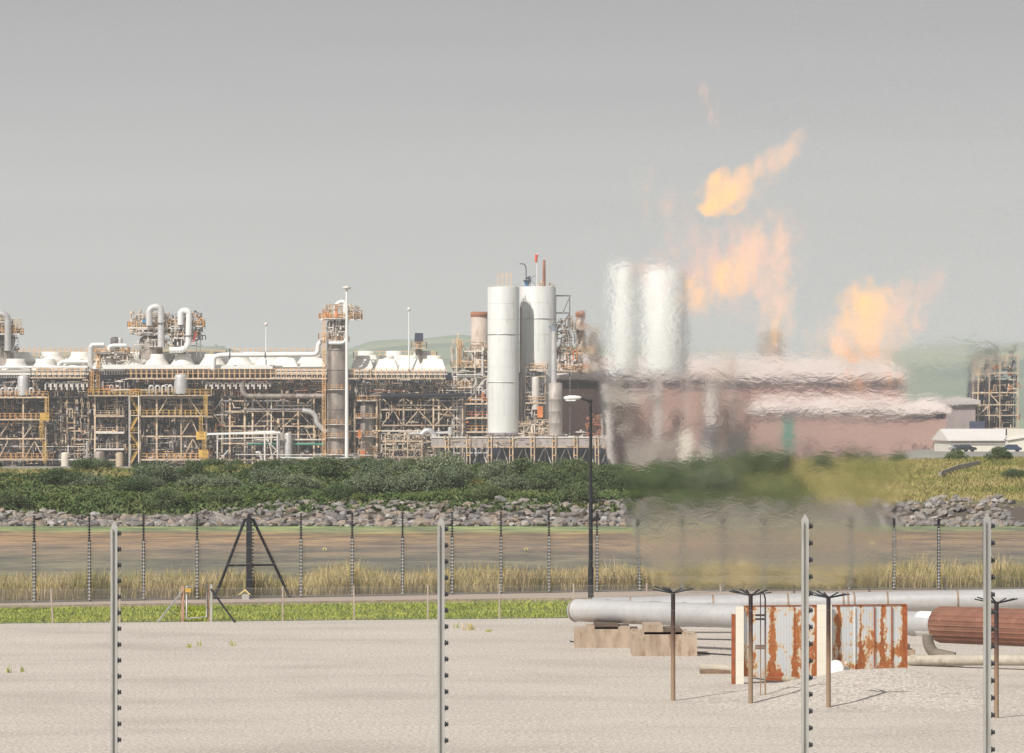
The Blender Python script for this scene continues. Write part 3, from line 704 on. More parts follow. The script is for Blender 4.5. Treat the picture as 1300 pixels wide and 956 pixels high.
# ------------------------------------------------------------------ big pipes on plinths
mp, t, b = newmat("pipe_jacket")
n1 = noise_node(t, .8, 5, (.3, 1, 1)); c1 = ramp(t, n1.outputs[0], [(.3, (.43, .43, .44)), (.7, (.58, .575, .575))]).outputs[0]
n2 = noise_node(t, 5, 4, (1, 3, .5)); c2 = ramp(t, n2.outputs[0], [(.3, (.90, .89, .87)), (.6, (1, 1, 1))]).outputs[0]
t.links.new(mixc(t, 1.0, c1, c2, 'MULTIPLY'), b.inputs["Base Color"]); b.inputs["Roughness"].default_value = .42; b.inputs["Metallic"].default_value = .25
M_pipe = mp; M_band = mat("strap_steel", (.30, .22, .16), .6, .2, .2, 3)
def on(px, ya, da, xa, yb, db, xb):
    k = (px - xa) / (xb - xa); return W(px, ya + (yb - ya) * k, da + (db - da) * k)
f_ = lambda px: on(px, 774.5, 124, 730, 797, 112.5, 1300)
Rf = .36
pf_ = thing("front_pipe", "fat silver lagged pipe with rounded closed end, nearer of the two big pipes", "pipe", loc=(f_(900).x, f_(900).y, f_(900).z - Rf))
a, c = f_(731), f_(1192)
mb = MB(); mb.cyl(a, c, Rf, seg=32)
dr = (c - a).normalized(); mb.build("jacket", M_pipe, pf_)
e = MB(); e.cyl(a - dr * .02, a, Rf * 1.0, Rf * 1.0, 32, False); prev = (0, Rf)
for k in range(1, 7):
    an = k / 6 * math.pi / 2; cur = (math.sin(an) * .21, Rf * math.cos(an) if k < 6 else .01); e.cyl(a - dr * prev[0], a - dr * cur[0], prev[1], cur[1], 32, False); prev = cur
e.build("end_cap", mat("blue_grey_steel", (.42, .46, .52), .45, .3, .1, 2), pf_)
for px, wv in ((731.5, .05), (770.5, .05), (826, .04), (831, .04), (836, .04), (868, .03), (900, .03), (1160, .05)):
    q = f_(px); MB().cyl(q - dr * wv / 2, q + dr * wv / 2, Rf + .012, seg=32).build("strap", M_band, pf_)
q = f_(1178); MB().cyl(q - dr * .25, q + dr * .3, Rf + .014, seg=32).build("sleeve", M_white, pf_)
g_ = lambda px: on(px, 772, 131, 745, 760.5, 131, 1310)
Rr = .345
pr_ = thing("rear_pipe", "long silver lagged pipe running the full way behind the rusted panels", "pipe", loc=(g_(1000).x, 131, g_(1000).z - Rr))
a2, c2_ = g_(752), g_(1420); dr2 = (c2_ - a2).normalized()
MB().cyl(a2, c2_, Rr, seg=32).build("jacket", M_pipe, pr_)
for px in (800, 905, 1000, 1070, 1076, 1084, 1126, 1215): q = g_(px); MB().cyl(q - dr2 * .03, q + dr2 * .03, Rr + .012, seg=32).build("strap", M_band, pr_)
# plinths
M_pad = mat("dark_bearing", (.12, .085, .06), .8)
def plinth(px0, px1, ytop, d, dep, h, label, steps):
    a, c = W(px0, 800, d), W(px1, 800, d); o = thing("pipe_plinth", label, "plinth", "concrete pipe plinths", loc=((a.x + c.x) / 2, d + dep / 2, 0))
    MB().bb(a.x, c.x, d, d + dep, -.05, h).build("block", M_conc, o)
    for (sx0, sx1, h2, m, nm) in steps:
        x0, x1 = W(sx0, 0, d).x, W(sx1, 0, d).x; MB().bb(x0, x1, d + .15, d + dep - .1, h, h2).build(nm, m, o)
plinth(730, 811, 797, 121.8, 1.9, .58, "stepped brown concrete plinth under the rounded end of the silver pipe", [(745, 800, .66, M_conc, "cap_slab"), (755, 785, .76, M_pad, "bearing_pad")])
plinth(803, 885, 805, 117.2, 2.2, .64, "stained concrete plinth under the banded saddle, behind the dark post", [(815, 875, .71, M_conc, "cap_slab"), (818, 842, .92, M_conc, "saddle"), (842, 866, .80, M_pad, "bearing_pad")])
plinth(1140, 1162, 0, 112.2, 1.4, .45, "low concrete plinth half hidden by the rusted panel edge", [(1145, 1156, .6, M_pad, "bearing_pad")])
plinth(1035, 1075, 0, 131.6, 1.8, .5, "concrete plinth under the rear pipe behind the panels", [(1045, 1065, .85, M_conc, "saddle")])
# cable shadows on the yard are real cables
for (pts, nm) in ((((885, 811), (934, 812), (1000, 818)), "thin black cable lying on gravel just past the banded plinth"), (((860, 826), (892, 829), (940, 832)), "thin black cable lying on gravel nearer than the plinths"),
               (((724, 814), (760, 818), (803, 820)), "thin black cable lying on gravel in front of the end plinth")):
    mb = MB(); q = []
    for px, py in pts: d = F * (H - .03) / (py - YH); w_ = W(px, py, d); w_.z = .025; q.append(w_)
    mb.tube(q, .022, 6, .5); mb.build("ground_cable", M_black, label=nm, cat="cable", group="cables lying on the gravel")

# brown clad vessel on the front pipe
v0 = f_(1190); v1 = f_(1420); dr = (v1 - v0).normalized(); Rv = .52; off = Vector((0, 0, 0))
bv = thing("clad_vessel", "rusty brown ribbed horizontal vessel closing the front silver pipe", "vessel", loc=(f_(1250).x, f_(1250).y, f_(1250).z - Rv))
mb = MB(); n = 44; u_, vv = mb._fr(dr); ring = []
for e_, rr_ in ((v0 - dr * .02, .80), (v0 + dr * .05, .93), (v0 + dr * .16, 1.0), (v1, 1.0)):
    for i in range(n * 2):
        a_ = 2 * math.pi * i / (n * 2); rad = Rv * rr_ * (1.0 if i % 4 else 1.035); ring.append(e_ + u_ * math.cos(a_) * rad + vv * math.sin(a_) * rad)
N2 = n * 2
mb.add(ring, [(k * N2 + i, (k + 1) * N2 + i, (k + 1) * N2 + (i + 1) % N2, k * N2 + (i + 1) % N2) for k in range(3) for i in range(N2)] + [tuple(range(N2))], False)
mb.build("cladding", mat("brown_corrugated", (.21, .095, .062), .55, 0, .25, 1.2, dirt=(.33, .17, .12), dirt_amt=.35, streak=(.4, 2, 2)), bv)
# lower beige pipes
M_beige = mat("dusty_pipe", (.42, .38, .31), .7, 0, .15, 1.5, dirt=(.28, .23, .17), dirt_amt=.4)
q = lambda px, py, d: W(px, py, d)
mb = MB(); mb.tube([q(1135, 838, 112.6), q(1330, 838, 109.6)], .155, 16); lp_ = thing("low_pipe", "beige low pipe running under the brown vessel", "pipe", loc=tuple(q(1230, 845, 111)))
mb.build("tube", M_beige, lp_)
MB().cyl(q(1197, 838, 111.66), q(1198.5, 838, 111.63), .165, seg=16).build("weld_band", M_rust, lp_)
MB().tube([q(1178, 806, 111.9), q(1178, 816, 111.9), q(1184, 829, 111.9), q(1212, 835, 111.7)], .16, 14, .3).build("elbow", mat("dark_elbow", (.20, .17, .14), .7), lp_)
cp = thing("capped_pipe", "short beige capped pipe lying low beside the rusted panel corner", "pipe", loc=tuple(q(905, 856, 108)))
MB().tube([q(893, 847.0, 109.5), q(945, 852, 108)], .13, 16).build("tube", M_beige, cp)
e = MB(); e.lathe(tuple(q(893, 847, 109.5)), [(.13, 0), (.12, -.06), (.08, -.11), (.01, -.13)], 16, 'x'); e.build("end_cap", M_beige, cp)
MB().bb(q(889, 0, 108.4).x, q(932, 0, 108.4).x, 108.3, 108.9, -.02, .1).build("sleeper", mat("old_timber", (.22, .15, .10), .9, 0, .3, 4), cp)
tp = thing("thin_pipe", "thin beige pipe emerging between panel and gravel mound with a white flange", "pipe", loc=tuple(q(1080, 860, 105)))
MB().tube([q(1066, 859, 103.5), q(1100, 853, 103.7), q(1150, 851, 104.2)], .075, 10, .3).build("tube", M_beige, tp)
fl = MB(); fl.cyl(q(1060, 851, 103.4), q(1061, 851, 103.4) + Vector((0.03, .05, 0)), .27, seg=20); fl.build("flange", M_white, tp)
MB().cyl(q(1063, 851, 103.45), q(1074, 852, 103.8), .17, .14, seg=16).build("collar", M_galv, tp)
mp_ = thing("buried_pipe", "long beige pipe end showing beneath the rusted white panel", "pipe", loc=tuple(q(985, 866, 103)))
MB().tube([q(950, 853, 106.5), q(1010, 864, 102.5)], .085, 10).build("tube", M_beige, mp_)

# rusted white panel screens
mq, t, b = newmat("rusted_white_panel")
n1 = noise_node(t, 3.2, 8, (1.2, 1.2, .7), .78); n2 = noise_node(t, .9, 3, (1, 1, .5))
ad = t.nodes.new("ShaderNodeMath"); ad.operation = 'MULTIPLY_ADD'; t.links.new(n2.outputs[0], ad.inputs[0]); ad.inputs[1].default_value = .45; t.links.new(n1.outputs[0], ad.inputs[2])
tc = t.nodes.new("ShaderNodeTexCoord"); sp = t.nodes.new("ShaderNodeSeparateXYZ"); t.links.new(tc.outputs["Object"], sp.inputs[0])
# rust creeps from the lap joints (every half metre) and from the foot
wv = t.nodes.new("ShaderNodeMath"); wv.operation = 'PINGPONG'; t.links.new(sp.outputs[0], wv.inputs[0]); wv.inputs[1].default_value = .30
w2 = ramp(t, wv.outputs[0], [(0, (.20,) * 3), (.05, (.06,) * 3), (.12, (0,) * 3)]); 
w3m = t.nodes.new("ShaderNodeMapRange"); w3m.inputs["From Max"].default_value = .6; t.links.new(wv.outputs[0], w3m.inputs[0])
w3 = ramp(t, w3m.outputs[0], [(0, (.20,) * 3), (.10, (.08,) * 3), (.25, (0,) * 3)])
w4 = t.nodes.new("ShaderNodeMapRange"); w4.inputs["From Min"].default_value = .1; w4.inputs["From Max"].default_value = 1.5; w4.inputs["To Min"].default_value = .13; w4.inputs["To Max"].default_value = 0
t.links.new(sp.outputs[2], w4.inputs[0])
s1 = t.nodes.new("ShaderNodeMath"); s1.operation = 'ADD'; t.links.new(ad.outputs[0], s1.inputs[0]); t.links.new(w3.outputs[0], s1.inputs[1])
s2 = t.nodes.new("ShaderNodeMath"); s2.operation = 'ADD'; t.links.new(s1.outputs[0], s2.inputs[0]); t.links.new(w4.outputs[0], s2.inputs[1])
fac = ramp(t, s2.outputs[0], [(.80, (0, 0, 0)), (.82, (1, 1, 1))]); edge = ramp(t, s2.outputs[0], [(.745, (0, 0, 0)), (.80, (1, 1, 1))])
base = ramp(t, n2.outputs[0], [(.3, (.60, .63, .66)), (.7, (.70, .71, .71))]).outputs[0]
rus = ramp(t, n1.outputs[0], [(.35, (.22, .07, .025)), (.55, (.42, .14, .045)), (.75, (.60, .28, .10))]).outputs[0]
c1 = mixc(t, edge.outputs[0], base, (.74, .55, .30)); c2 = mixc(t, fac.outputs[0], c1, rus)
t.links.new(c2, b.inputs["Base Color"]); b.inputs["Roughness"].default_value = .6; M_panel = mq
M_rust2 = mat("orange_rust", (.30, .085, .03), .85, 0, .3, 4)
M_creamp = mat("cream_post_paint", (.74, .70, .60), .5, 0, .05, 2)
def panel(pA, pB, zt0, zt1, zb0, zb1, parent, name="panel"):
    """corrugated sheet between two plan points"""
    n = 26; L = (pB - pA); nrm = Vector((-L.y, L.x, 0)).normalized(); vs, fs = [], []
    for i in range(n * 4 + 1):
        k = i / (n * 4); ph = (0, .3, .5, .3)[i % 4]; o = nrm * (ph * .022); q = pA.lerp(pB, k) + o * .3
        vs += [(q.x, q.y, zb0 + (zb1 - zb0) * k), (q.x, q.y, zt0 + (zt1 - zt0) * k)]
    m0 = len(vs); vs += [(x + nrm.x * .012, y + nrm.y * .012, z) for x, y, z in vs]
    for i in range(n * 4):
        a = i * 2; fs += [(a, a + 2, a + 3, a + 1), (m0 + a, m0 + a + 1, m0 + a + 3, m0 + a + 2)]
    return MB().add(vs, fs).build(name, M_panel, parent)
pa, pb, pc, pd = W(934, 0, 103.4), W(1037, 0, 104.2), W(1055, 0, 104.4), W(1150, 0, 105.2)
z = lambda y, d: H - (y - YH) / F * d
scn = thing("panel_screen", "rust streaked white corrugated steel screen standing on the gravel before the pipes", "screen", loc=(pb.x, pb.y, 0))
panel(Vector((pa.x + .2, pa.y + .05, 0)), Vector((pb.x, pb.y, 0)), z(770, 103.5), z(769, 104.2), .22, .1, scn)
panel(Vector((pc.x, pc.y, 0)), Vector((pd.x, pd.y, 0)), z(769, 104.4), z(768, 105.2), .02, .02, scn)
MB().bb(pa.x, pa.x + .21, pa.y - .04, pa.y + .1, .02, z(770, 103.4)).build("corner_post", M_creamp, scn)
MB().bb(pb.x, pc.x, pb.y - .06, pb.y + .12, .02, z(767.5, 104.3)).build("corner_post", M_creamp, scn)
MB().bb(pa.x - .1, pa.x - .01, pa.y - .02, pa.y + .25, -.05, z(780, 103.4)).build("edge_angle", M_rust2, scn)
MB().bb(pd.x - .02, pd.x + .04, pd.y - .03, pd.y + .03, 0, z(767.5, 105.2)).build("edge_angle", M_rust2, scn)
MB().bar((pa.x + .2, pa.y + .06, z(769.5, 103.5)), (pb.x, pb.y + .0, z(768.5, 104.2)), .03).build("top_rail", M_rust2, scn)
MB().bar((pc.x, pc.y, z(768.6, 104.4)), (pd.x, pd.y, z(767.6, 105.2)), .035).build("top_rail", M_rust2, scn)
s_ = MB(); s_.bb(pc.x + .22, pc.x + .42, pc.y - .16, pc.y - .06, .08, .58); s_.build("foot_bracket", M_panel, scn)
s_ = MB(); s_.prism([(pa.x + .75, .12), (pa.x + 1.3, .1), (pa.x + 1.25, .32), (pa.x + .9, .36)], pa.y - .02, pa.y + .02); s_.build("foot_flap", M_rust2, scn)
for px in (1085, 1110, 1132):
    d_ = 104.4 + (px - 1055) / 95 * .8; q_ = W(px, 0, d_); MB().bb(q_.x - .018, q_.x + .018, q_.y - .035, q_.y - .008, .05, z(770, d_)).build("seam_strip", M_rust2 if px != 1085 else M_panel, scn)
for px in (962, 988, 1018):
    d_ = 103.5 + (px - 940) / 97 * .7; q_ = W(px, 0, d_); MB().bb(q_.x - .014, q_.x + .014, q_.y - .035, q_.y - .008, .3, z(772, d_)).build("seam_strip", M_rust2 if px != 988 else M_panel, scn)
# ------------------------------------------------------------------ the gas plant, about 1000 m away (one photo pixel is 0.2 m there)
PX = .2
def qx(x): return (x - 650) * PX
def qz(y): return H - (y - YH) * PX
def Q(x, y, dep=0.0): return Vector((qx(x), 1000 + dep, qz(y)))
ORD = ["first", "second", "third", "fourth", "fifth", "sixth", "seventh", "eighth", "ninth", "tenth", "eleventh", "twelfth"]

def rail_mb(mb, a, c, h=1.15, step=1.25, r=.09):
    a, c = Vector(a), Vector(c); n = max(1, int((c - a).length / step))
    for k in range(n + 1):
        q = a.lerp(c, k / n); mb.bar(q, q + Vector((0, 0, h)), r * 1.25)
    for hh in (h, h * .52): mb.bar(a + Vector((0, 0, hh)), c + Vector((0, 0, hh)), r)

def platform(x0, x1, y, dep, wdt, label, mrail=None, mdeck=None, group=None, h=1.45, legs=None, beam=.35, step=1.25):
    mrail = mrail or M_rail; a, c = Q(x0, y, dep), Q(x1, y, dep)
    o = thing("walkway", label, "walkway", group, loc=((a.x + c.x) / 2, a.y, a.z))
    MB().bb(a.x, c.x, a.y + .1, a.y + wdt, a.z - .08, a.z).build("deck", M_deck, o)
    MB().bar((a.x, a.y, a.z - .15), (c.x, c.y, c.z - .15), .14, beam).build("edge_beam", mdeck or M_steel, o)
    mb = MB(); rail_mb(mb, a, c, h, step); rail_mb(mb, a + Vector((0, wdt, 0)), c + Vector((0, wdt, 0)), h, step)
    rail_mb(mb, a, a + Vector((0, wdt, 0)), h); rail_mb(mb, c, c + Vector((0, wdt, 0)), h); mb.build("railing", mrail, o)
    return o

def frame(xs, ys, dep, rows, label, braces=(), m=None, cw=.42, bw=.34, gap=9.0, ybot=593):
    m = m or M_steel; o = thing("open_steelwork", label, "steel frame", loc=(qx((xs[0] + xs[-1]) / 2), 1000 + dep, 0))
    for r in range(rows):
        D = dep + r * gap; mm = m if r == 0 else (M_steel2 if r == 1 else M_dark)  # rear rows take darker steel, shade of the depth put into colour
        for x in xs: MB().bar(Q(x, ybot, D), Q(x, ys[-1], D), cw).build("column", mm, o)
        for y in ys: MB().bar(Q(xs[0] - 1, y, D + .02), Q(xs[-1] + 1, y, D + .02), bw * .8, bw).build("beam", mm, o)
        if r < 2:
            for x0, y0, x1, y1 in braces: MB().bar(Q(x0, y0, D - .03 + r * 2), Q(x1, y1, D - .03 + r * 2), .26).build("brace", mm, o)
    return o

def pipe(pts, r, m, label, name="process_pipe", cat="pipe", group=None, bend=1.0, seg=10, flanges=()):
    mb = MB().tube([Q(*p) for p in pts], r, seg, bend); o = mb.build(name, m, label=label, cat=cat, group=group)
    for x, y, dep, ax in flanges:
        q = Q(x, y, dep); v = Vector((.12, 0, 0)) if ax == 'x' else Vector((0, 0, .12)); f = MB().cyl(q - v, q + v, r * 1.4, seg=12).build("flange", M_steel2, o)
    return o

def vessel(x, ytop, ybot, rpx, dep, label, m=None, platforms=(), cat="column", name="process_column", dome=True, rings=()):
    m = m or M_vessel; c = Q(x, ybot, dep); r = rpx * PX; h = (ybot - ytop) * PX; o = thing(name, label, cat, loc=tuple(c))
    prof = [(r, 0), (r, h - (r * .5 if dome else 0))]
    if dome: prof += [(r * math.cos(k / 5 * math.pi / 2), h - r * .5 + r * .5 * math.sin(k / 5 * math.pi / 2)) for k in range(1, 5)] + [(.05, h)]
    else: prof += [(r * .96, h)]
    MB().lathe(tuple(c), prof, 28).build("shell", m, o)
    for y in rings: MB().lathe((c.x, c.y, qz(y)), [(r + .01, -.08), (r + .09, -.08), (r + .09, .08), (r + .01, .08)], 28).build("ring_band", M_steel2, o)
    for y, ex in platforms:
        R2 = r + ex * PX; z = qz(y); d = MB().lathe((c.x, c.y, z), [(r + .02, -.12), (R2, -.12), (R2, .08), (r + .02, .08)], 20).build("platform", M_pale, o)
        mb = MB(); n = 16; ps = [Vector((c.x + math.cos(2 * math.pi * k / n) * R2, c.y + math.sin(2 * math.pi * k / n) * R2, z)) for k in range(n)]
        for k in range(n):
            mb.bar(ps[k], ps[k] + Vector((0, 0, 1.2)), .09)
            for hh in (.6, 1.2): mb.bar(ps[k] + Vector((0, 0, hh)), ps[(k + 1) % n] + Vector((0, 0, hh)), .075)
        mb.build("railing", M_rail, d)
    return o

def ladder(x, y0, y1, dep, label, m=None):
    m = m or M_yel; o = thing("caged_ladder", label, "ladder", loc=tuple(Q(x, y0, dep)))
    mb = MB()
    for s in (-1.5, 1.5): mb.bar(Q(x + s, y0, dep), Q(x + s, y1, dep), .09)
    n = int((y0 - y1) / 3)
    for k in range(n): mb.bar(Q(x - 1.5, y0 - k * 3, dep), Q(x + 1.5, y0 - k * 3, dep), .06)
    mb.build("rungs", m, o); mb = MB()
    for k in range(int((y0 - y1) / 5)):
        y = y0 - 3 - k * 5
        mb.bar(Q(x - 2.2, y, dep - .8), Q(x + 2.2, y, dep - .8), .08); mb.bar(Q(x - 2.2, y, dep - .8), Q(x - 2.2, y, dep), .08); mb.bar(Q(x + 2.2, y, dep - .8), Q(x + 2.2, y, dep), .08)
    for s in (-2.2, 0, 2.2): mb.bar(Q(x + s, y0 - 3, dep - .82), Q(x + s, y1, dep - .82), .07)
    mb.build("safety_cage", m, o); return o

def stair(x0, x1, ys, dep, label, m=None):
    m = m or M_yel; o = thing("stair_tower", label, "staircase", loc=tuple(Q((x0 + x1) / 2, ys[0], dep)))
    for x in (x0, x1):
        for D in (dep, dep + 3.4): MB().bar(Q(x, ys[0], D), Q(x, ys[-1], D), .26).build("post", M_pale, o)
    for k, (a, c) in enumerate(zip(ys, ys[1:])):
        xa, xb = (x0, x1) if k % 2 == 0 else (x1, x0); D = dep + .4 + (k % 2) * 1.4
        mb = MB(); mb.bar(Q(xa, a, D), Q(xb, c, D), .16, .3); mb.bar(Q(xa, a, D + 1), Q(xb, c, D + 1), .16, .3); n = int(abs(a - c) * PX / .28)
        for j in range(n): q = Q(xa, a, D + .5).lerp(Q(xb, c, D + .5), (j + .5) / n); mb.box(tuple(q), (.3, 1, .05))
        f = mb.build("stair_flight", m, o); mb = MB()
        for off in (1.1, .55): mb.bar(Q(xa, a, D) + Vector((0, 0, off)), Q(xb, c, D) + Vector((0, 0, off)), .08)
        for j in range(6): q = Q(xa, a, D).lerp(Q(xb, c, D), j / 5); mb.bar(q, q + Vector((0, 0, 1.1)), .08)
        mb.build("handrail", m, f)
        A = Q(x0, c, dep); C = Q(x1, c, dep); MB().bb(A.x, C.x, A.y, A.y + 3.4, A.z - .2, A.z).build("landing", M_steel, o)
        mb = MB(); rail_mb(mb, A, C, 1.15, 1.0); mb.build("railing", m, o)
    return o

def valve_cluster(mb, x0, x1, y, dep, n):
    for _ in range(n):
        x = R.uniform(x0, x1); q = Q(x, y, dep + R.uniform(0, 3)); k = R.random()
        if k < .4: mb.cyl(q, q + Vector((0, 0, R.uniform(.6, 1.6))), R.uniform(.12, .3), seg=8)
        elif k < .7: mb.tube([q, q + Vector((0, 0, .9)), q + Vector((R.choice((-1, 1)) * 1.1, 0, .9)), q + Vector((R.choice((-1, 1)) * 1.1, 0, .1))], .11, 6)
        else: mb.box(tuple(q + Vector((0, 0, .5))), (R.uniform(.4, 1), .5, R.uniform(.5, 1.2)))

# fill-in pipework: every run is an object of its own, the finest tangle is one mass per area
PIPES = [0]
def run_pipes(x0, x1, y0, y1, dep0, dep1, n, where, rr=(.09, .28), mats=None):
    mats = mats or [M_steel2, M_steel2, M_steel, M_lag, M_rust, M_cream, M_dark]
    for _ in range(n):
        if PIPES[0] > 285: return
        PIPES[0] += 1
        xa = R.uniform(x0, x1); xb = min(x1, max(x0, xa + R.choice((-1, 1)) * R.uniform(.25, .8) * (x1 - x0))); y = R.uniform(y0, y1); D = R.uniform(dep0, dep1); k = R.random()
        yb = min(y1, max(y0, y + R.choice((-1, 1)) * R.uniform(6, 26)))
        pts = [(xa, y, D), (xb, y, D)] if k < .35 else ([(xa, y, D), (xb, y, D), (xb, yb, D)] if k < .75 else [(xa, y0, D), (xa, y1, D)])
        pipe(pts, R.uniform(*rr), R.choice(mats), "slim process pipe threaded through the " + where, group="process pipes in the " + where, bend=.7, seg=7)
def tangle(x0, x1, y0, y1, dep0, dep1, n, m, seed, size=1.0):
    rg = random.Random(seed); mb = MB()
    for _ in range(n):
        x, y, D = rg.uniform(x0, x1), rg.uniform(y0, y1), rg.uniform(dep0, dep1); k = rg.random(); L = rg.uniform(2, 9) * size; r = rg.uniform(.05, .17) * size
        if k < .34: mb.tube([Q(x, y, D), Q(min(x1, x + L * 1.8), y, D)], r, 5)
        elif k < .64: mb.tube([Q(x, y, D), Q(x, min(y1, y + L * 1.8), D)], r, 5)
        elif k < .80: mb.tube([Q(x, min(y1, y + L), D), Q(x, y - L * .4, D), Q(x + L * .5, y - L * .4, D), Q(x + L * .5, min(y1, y + L), D)], r, 5, .4)
        elif k < .86: mb.box(tuple(Q(x, y, D)), (rg.uniform(.3, .8) * size, .5, rg.uniform(.3, .7) * size))
        elif k < .94: mb.cyl(Q(x, y, D), Q(x, y - rg.uniform(2, 5), D), rg.uniform(.15, .35) * size, seg=8)
        else:
            sg = rg.choice((-1, 1)); mb.bar(Q(x, y, D), Q(x + L, y - L * sg, D), .1)
    return mb.build("pipework", m, kind="stuff")

# --- dark sheets added behind the open frames, interior shade put into their colour
def shade_sheet(x0, x1, y0, y1, dep, label, m=None):
    a, c = Q(x0, y1, dep), Q(x1, y0, dep); MB().bb(a.x, c.x, a.y, a.y + .4, 0, c.z).build("shade_backing", m or M_dark, label=label, cat="wall")
shade_sheet(-40, 273, 472, 593, 27, "added dark sheet for interior shade deep behind the western open steelwork")
shade_sheet(277, 566, 474, 593, 27, "added dark shade sheet deep behind the braced steelwork around the tall column")
shade_sheet(545, 700, 470, 593, 34, "added dark shade sheet behind the white silos and trestle")
for i, (x0, x1, y) in enumerate(((-40, 112, 503), (112, 272, 501), (277, 592, 503))):
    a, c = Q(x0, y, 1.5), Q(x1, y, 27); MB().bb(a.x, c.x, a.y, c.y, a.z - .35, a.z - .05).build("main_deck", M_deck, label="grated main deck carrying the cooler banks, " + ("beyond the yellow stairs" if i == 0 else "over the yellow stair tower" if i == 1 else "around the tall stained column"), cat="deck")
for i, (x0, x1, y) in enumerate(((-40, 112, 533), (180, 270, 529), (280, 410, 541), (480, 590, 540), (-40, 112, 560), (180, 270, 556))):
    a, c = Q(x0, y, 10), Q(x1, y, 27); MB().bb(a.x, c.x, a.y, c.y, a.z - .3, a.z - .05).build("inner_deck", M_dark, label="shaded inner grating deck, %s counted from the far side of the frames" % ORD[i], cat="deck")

# --- steel frames
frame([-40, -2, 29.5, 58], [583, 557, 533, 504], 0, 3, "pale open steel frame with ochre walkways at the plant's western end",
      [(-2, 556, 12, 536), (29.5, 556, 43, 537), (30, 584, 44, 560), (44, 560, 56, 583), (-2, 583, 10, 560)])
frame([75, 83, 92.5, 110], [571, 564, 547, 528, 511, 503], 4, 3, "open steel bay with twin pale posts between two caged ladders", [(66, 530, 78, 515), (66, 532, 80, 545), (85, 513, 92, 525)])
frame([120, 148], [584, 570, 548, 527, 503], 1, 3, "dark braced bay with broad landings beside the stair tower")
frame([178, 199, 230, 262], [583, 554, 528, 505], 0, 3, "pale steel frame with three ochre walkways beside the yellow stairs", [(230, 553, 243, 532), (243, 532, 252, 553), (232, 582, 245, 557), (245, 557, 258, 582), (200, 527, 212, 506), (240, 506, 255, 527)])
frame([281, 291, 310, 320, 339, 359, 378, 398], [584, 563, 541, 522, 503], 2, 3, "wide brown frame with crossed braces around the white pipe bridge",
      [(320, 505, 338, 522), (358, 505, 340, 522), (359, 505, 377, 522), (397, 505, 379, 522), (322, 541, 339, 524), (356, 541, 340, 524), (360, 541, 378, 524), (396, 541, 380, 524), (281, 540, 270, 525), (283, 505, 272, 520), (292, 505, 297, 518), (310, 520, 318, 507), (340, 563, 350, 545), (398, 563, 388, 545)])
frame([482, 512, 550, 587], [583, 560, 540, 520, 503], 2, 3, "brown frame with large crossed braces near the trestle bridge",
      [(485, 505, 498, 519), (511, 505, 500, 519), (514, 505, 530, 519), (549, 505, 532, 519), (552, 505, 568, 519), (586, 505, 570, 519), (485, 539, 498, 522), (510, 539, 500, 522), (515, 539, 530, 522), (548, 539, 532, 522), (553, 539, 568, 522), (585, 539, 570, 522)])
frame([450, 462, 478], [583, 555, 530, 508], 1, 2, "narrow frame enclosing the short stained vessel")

# --- walkways and stairs
WALK = [(-40, 62, 504, -1.5, 2.5, "ochre railed walkway along the upper deck at the western frame", M_rail), (-40, 66, 532, -1.5, 2.5, "ochre railed walkway one level below the deck at the western frame", M_rail),
        (-40, 68, 583, -1.5, 2.5, "lowest ochre walkway just above the bushes at the western frame", M_rail), (112, 268, 501.5, -1.8, 2.6, "long yellow railed deck walkway above the stair tower", M_yel),
        (180, 270, 528, -1.5, 2.4, "yellow railed walkway halfway up beside the stair tower", M_yel), (180, 270, 583, -1.5, 2.4, "lowest ochre walkway at the foot of the stair tower frame", M_rail),
        (40, 110, 479, 1, 2.2, "ochre walkway on the face of the western cooler bank", M_railp), (160, 416, 480, 1, 2.2, "long ochre walkway under the middle cooler bank", M_railp), (443, 566, 480, 1, 2.2, "ochre walkway on the cooler bank past the tall column", M_railp),
        (-30, 112, 449, 20, 2.2, "high faded railing walkway behind the western fan rings", M_railp), (112, 280, 452, 20, 2.2, "high ochre walkway below the twin column heads", M_rail), (282, 410, 449, 26, 2, "high railing walkway behind the long white pipe", M_railp), (444, 552, 453, 24, 2, "high railing walkway behind the white cowls past the tall column", M_railp),
        (400, 482, 583, 0, 2, "thin pale walkway at the foot of the tall stained column", M_pale), (62, 112, 463, 12, 2, "short ochre walkway between the two rows of fan rings", M_railp), (112, 158, 455, 6, 2, "raised ochre platform around the domed receiver", M_rail)]
for x0, x1, y, dep, wd, lb, m in WALK: platform(x0, x1, y, -1.6 if y in (479, 480) else dep, wd, lb, m, group=None, step=1.3, h=2.3 if y in (479, 480) else (1.9 if y in (449, 452, 453) else 1.45))
stair(165, 177, [592, 570, 549, 527, 503], -2, "yellow zigzag stair tower with pale posts between the dark bay and the frame")
ladder(61, 532, 503, -1.9, "yellow caged ladder between upper walkways at the western frame"); ladder(54, 560, 531, -1.9, "yellow caged ladder just below it on the western frame"); ladder(58, 588, 560, -1.9, "yellow caged ladder at the foot of the western frame")
ladder(262, 528, 500, -1.9, "yellow caged ladder from the deck at the stair tower frame's end"); ladder(256, 556, 528, -1.9, "yellow caged ladder on the middle level beside the white pipe bridge"); ladder(260, 588, 556, -1.9, "yellow caged ladder at the lowest level beside the white pipe bridge")
ladder(117, 500, 470, -.5, "ochre caged ladder up to the western cooler bank", M_rail); ladder(124, 500, 452, 1, "second ochre caged ladder up to the receiver platform", M_rail)
ladder(412, 580, 400, -3.1, "long pale caged ladder up the side of the tall column", M_railp)
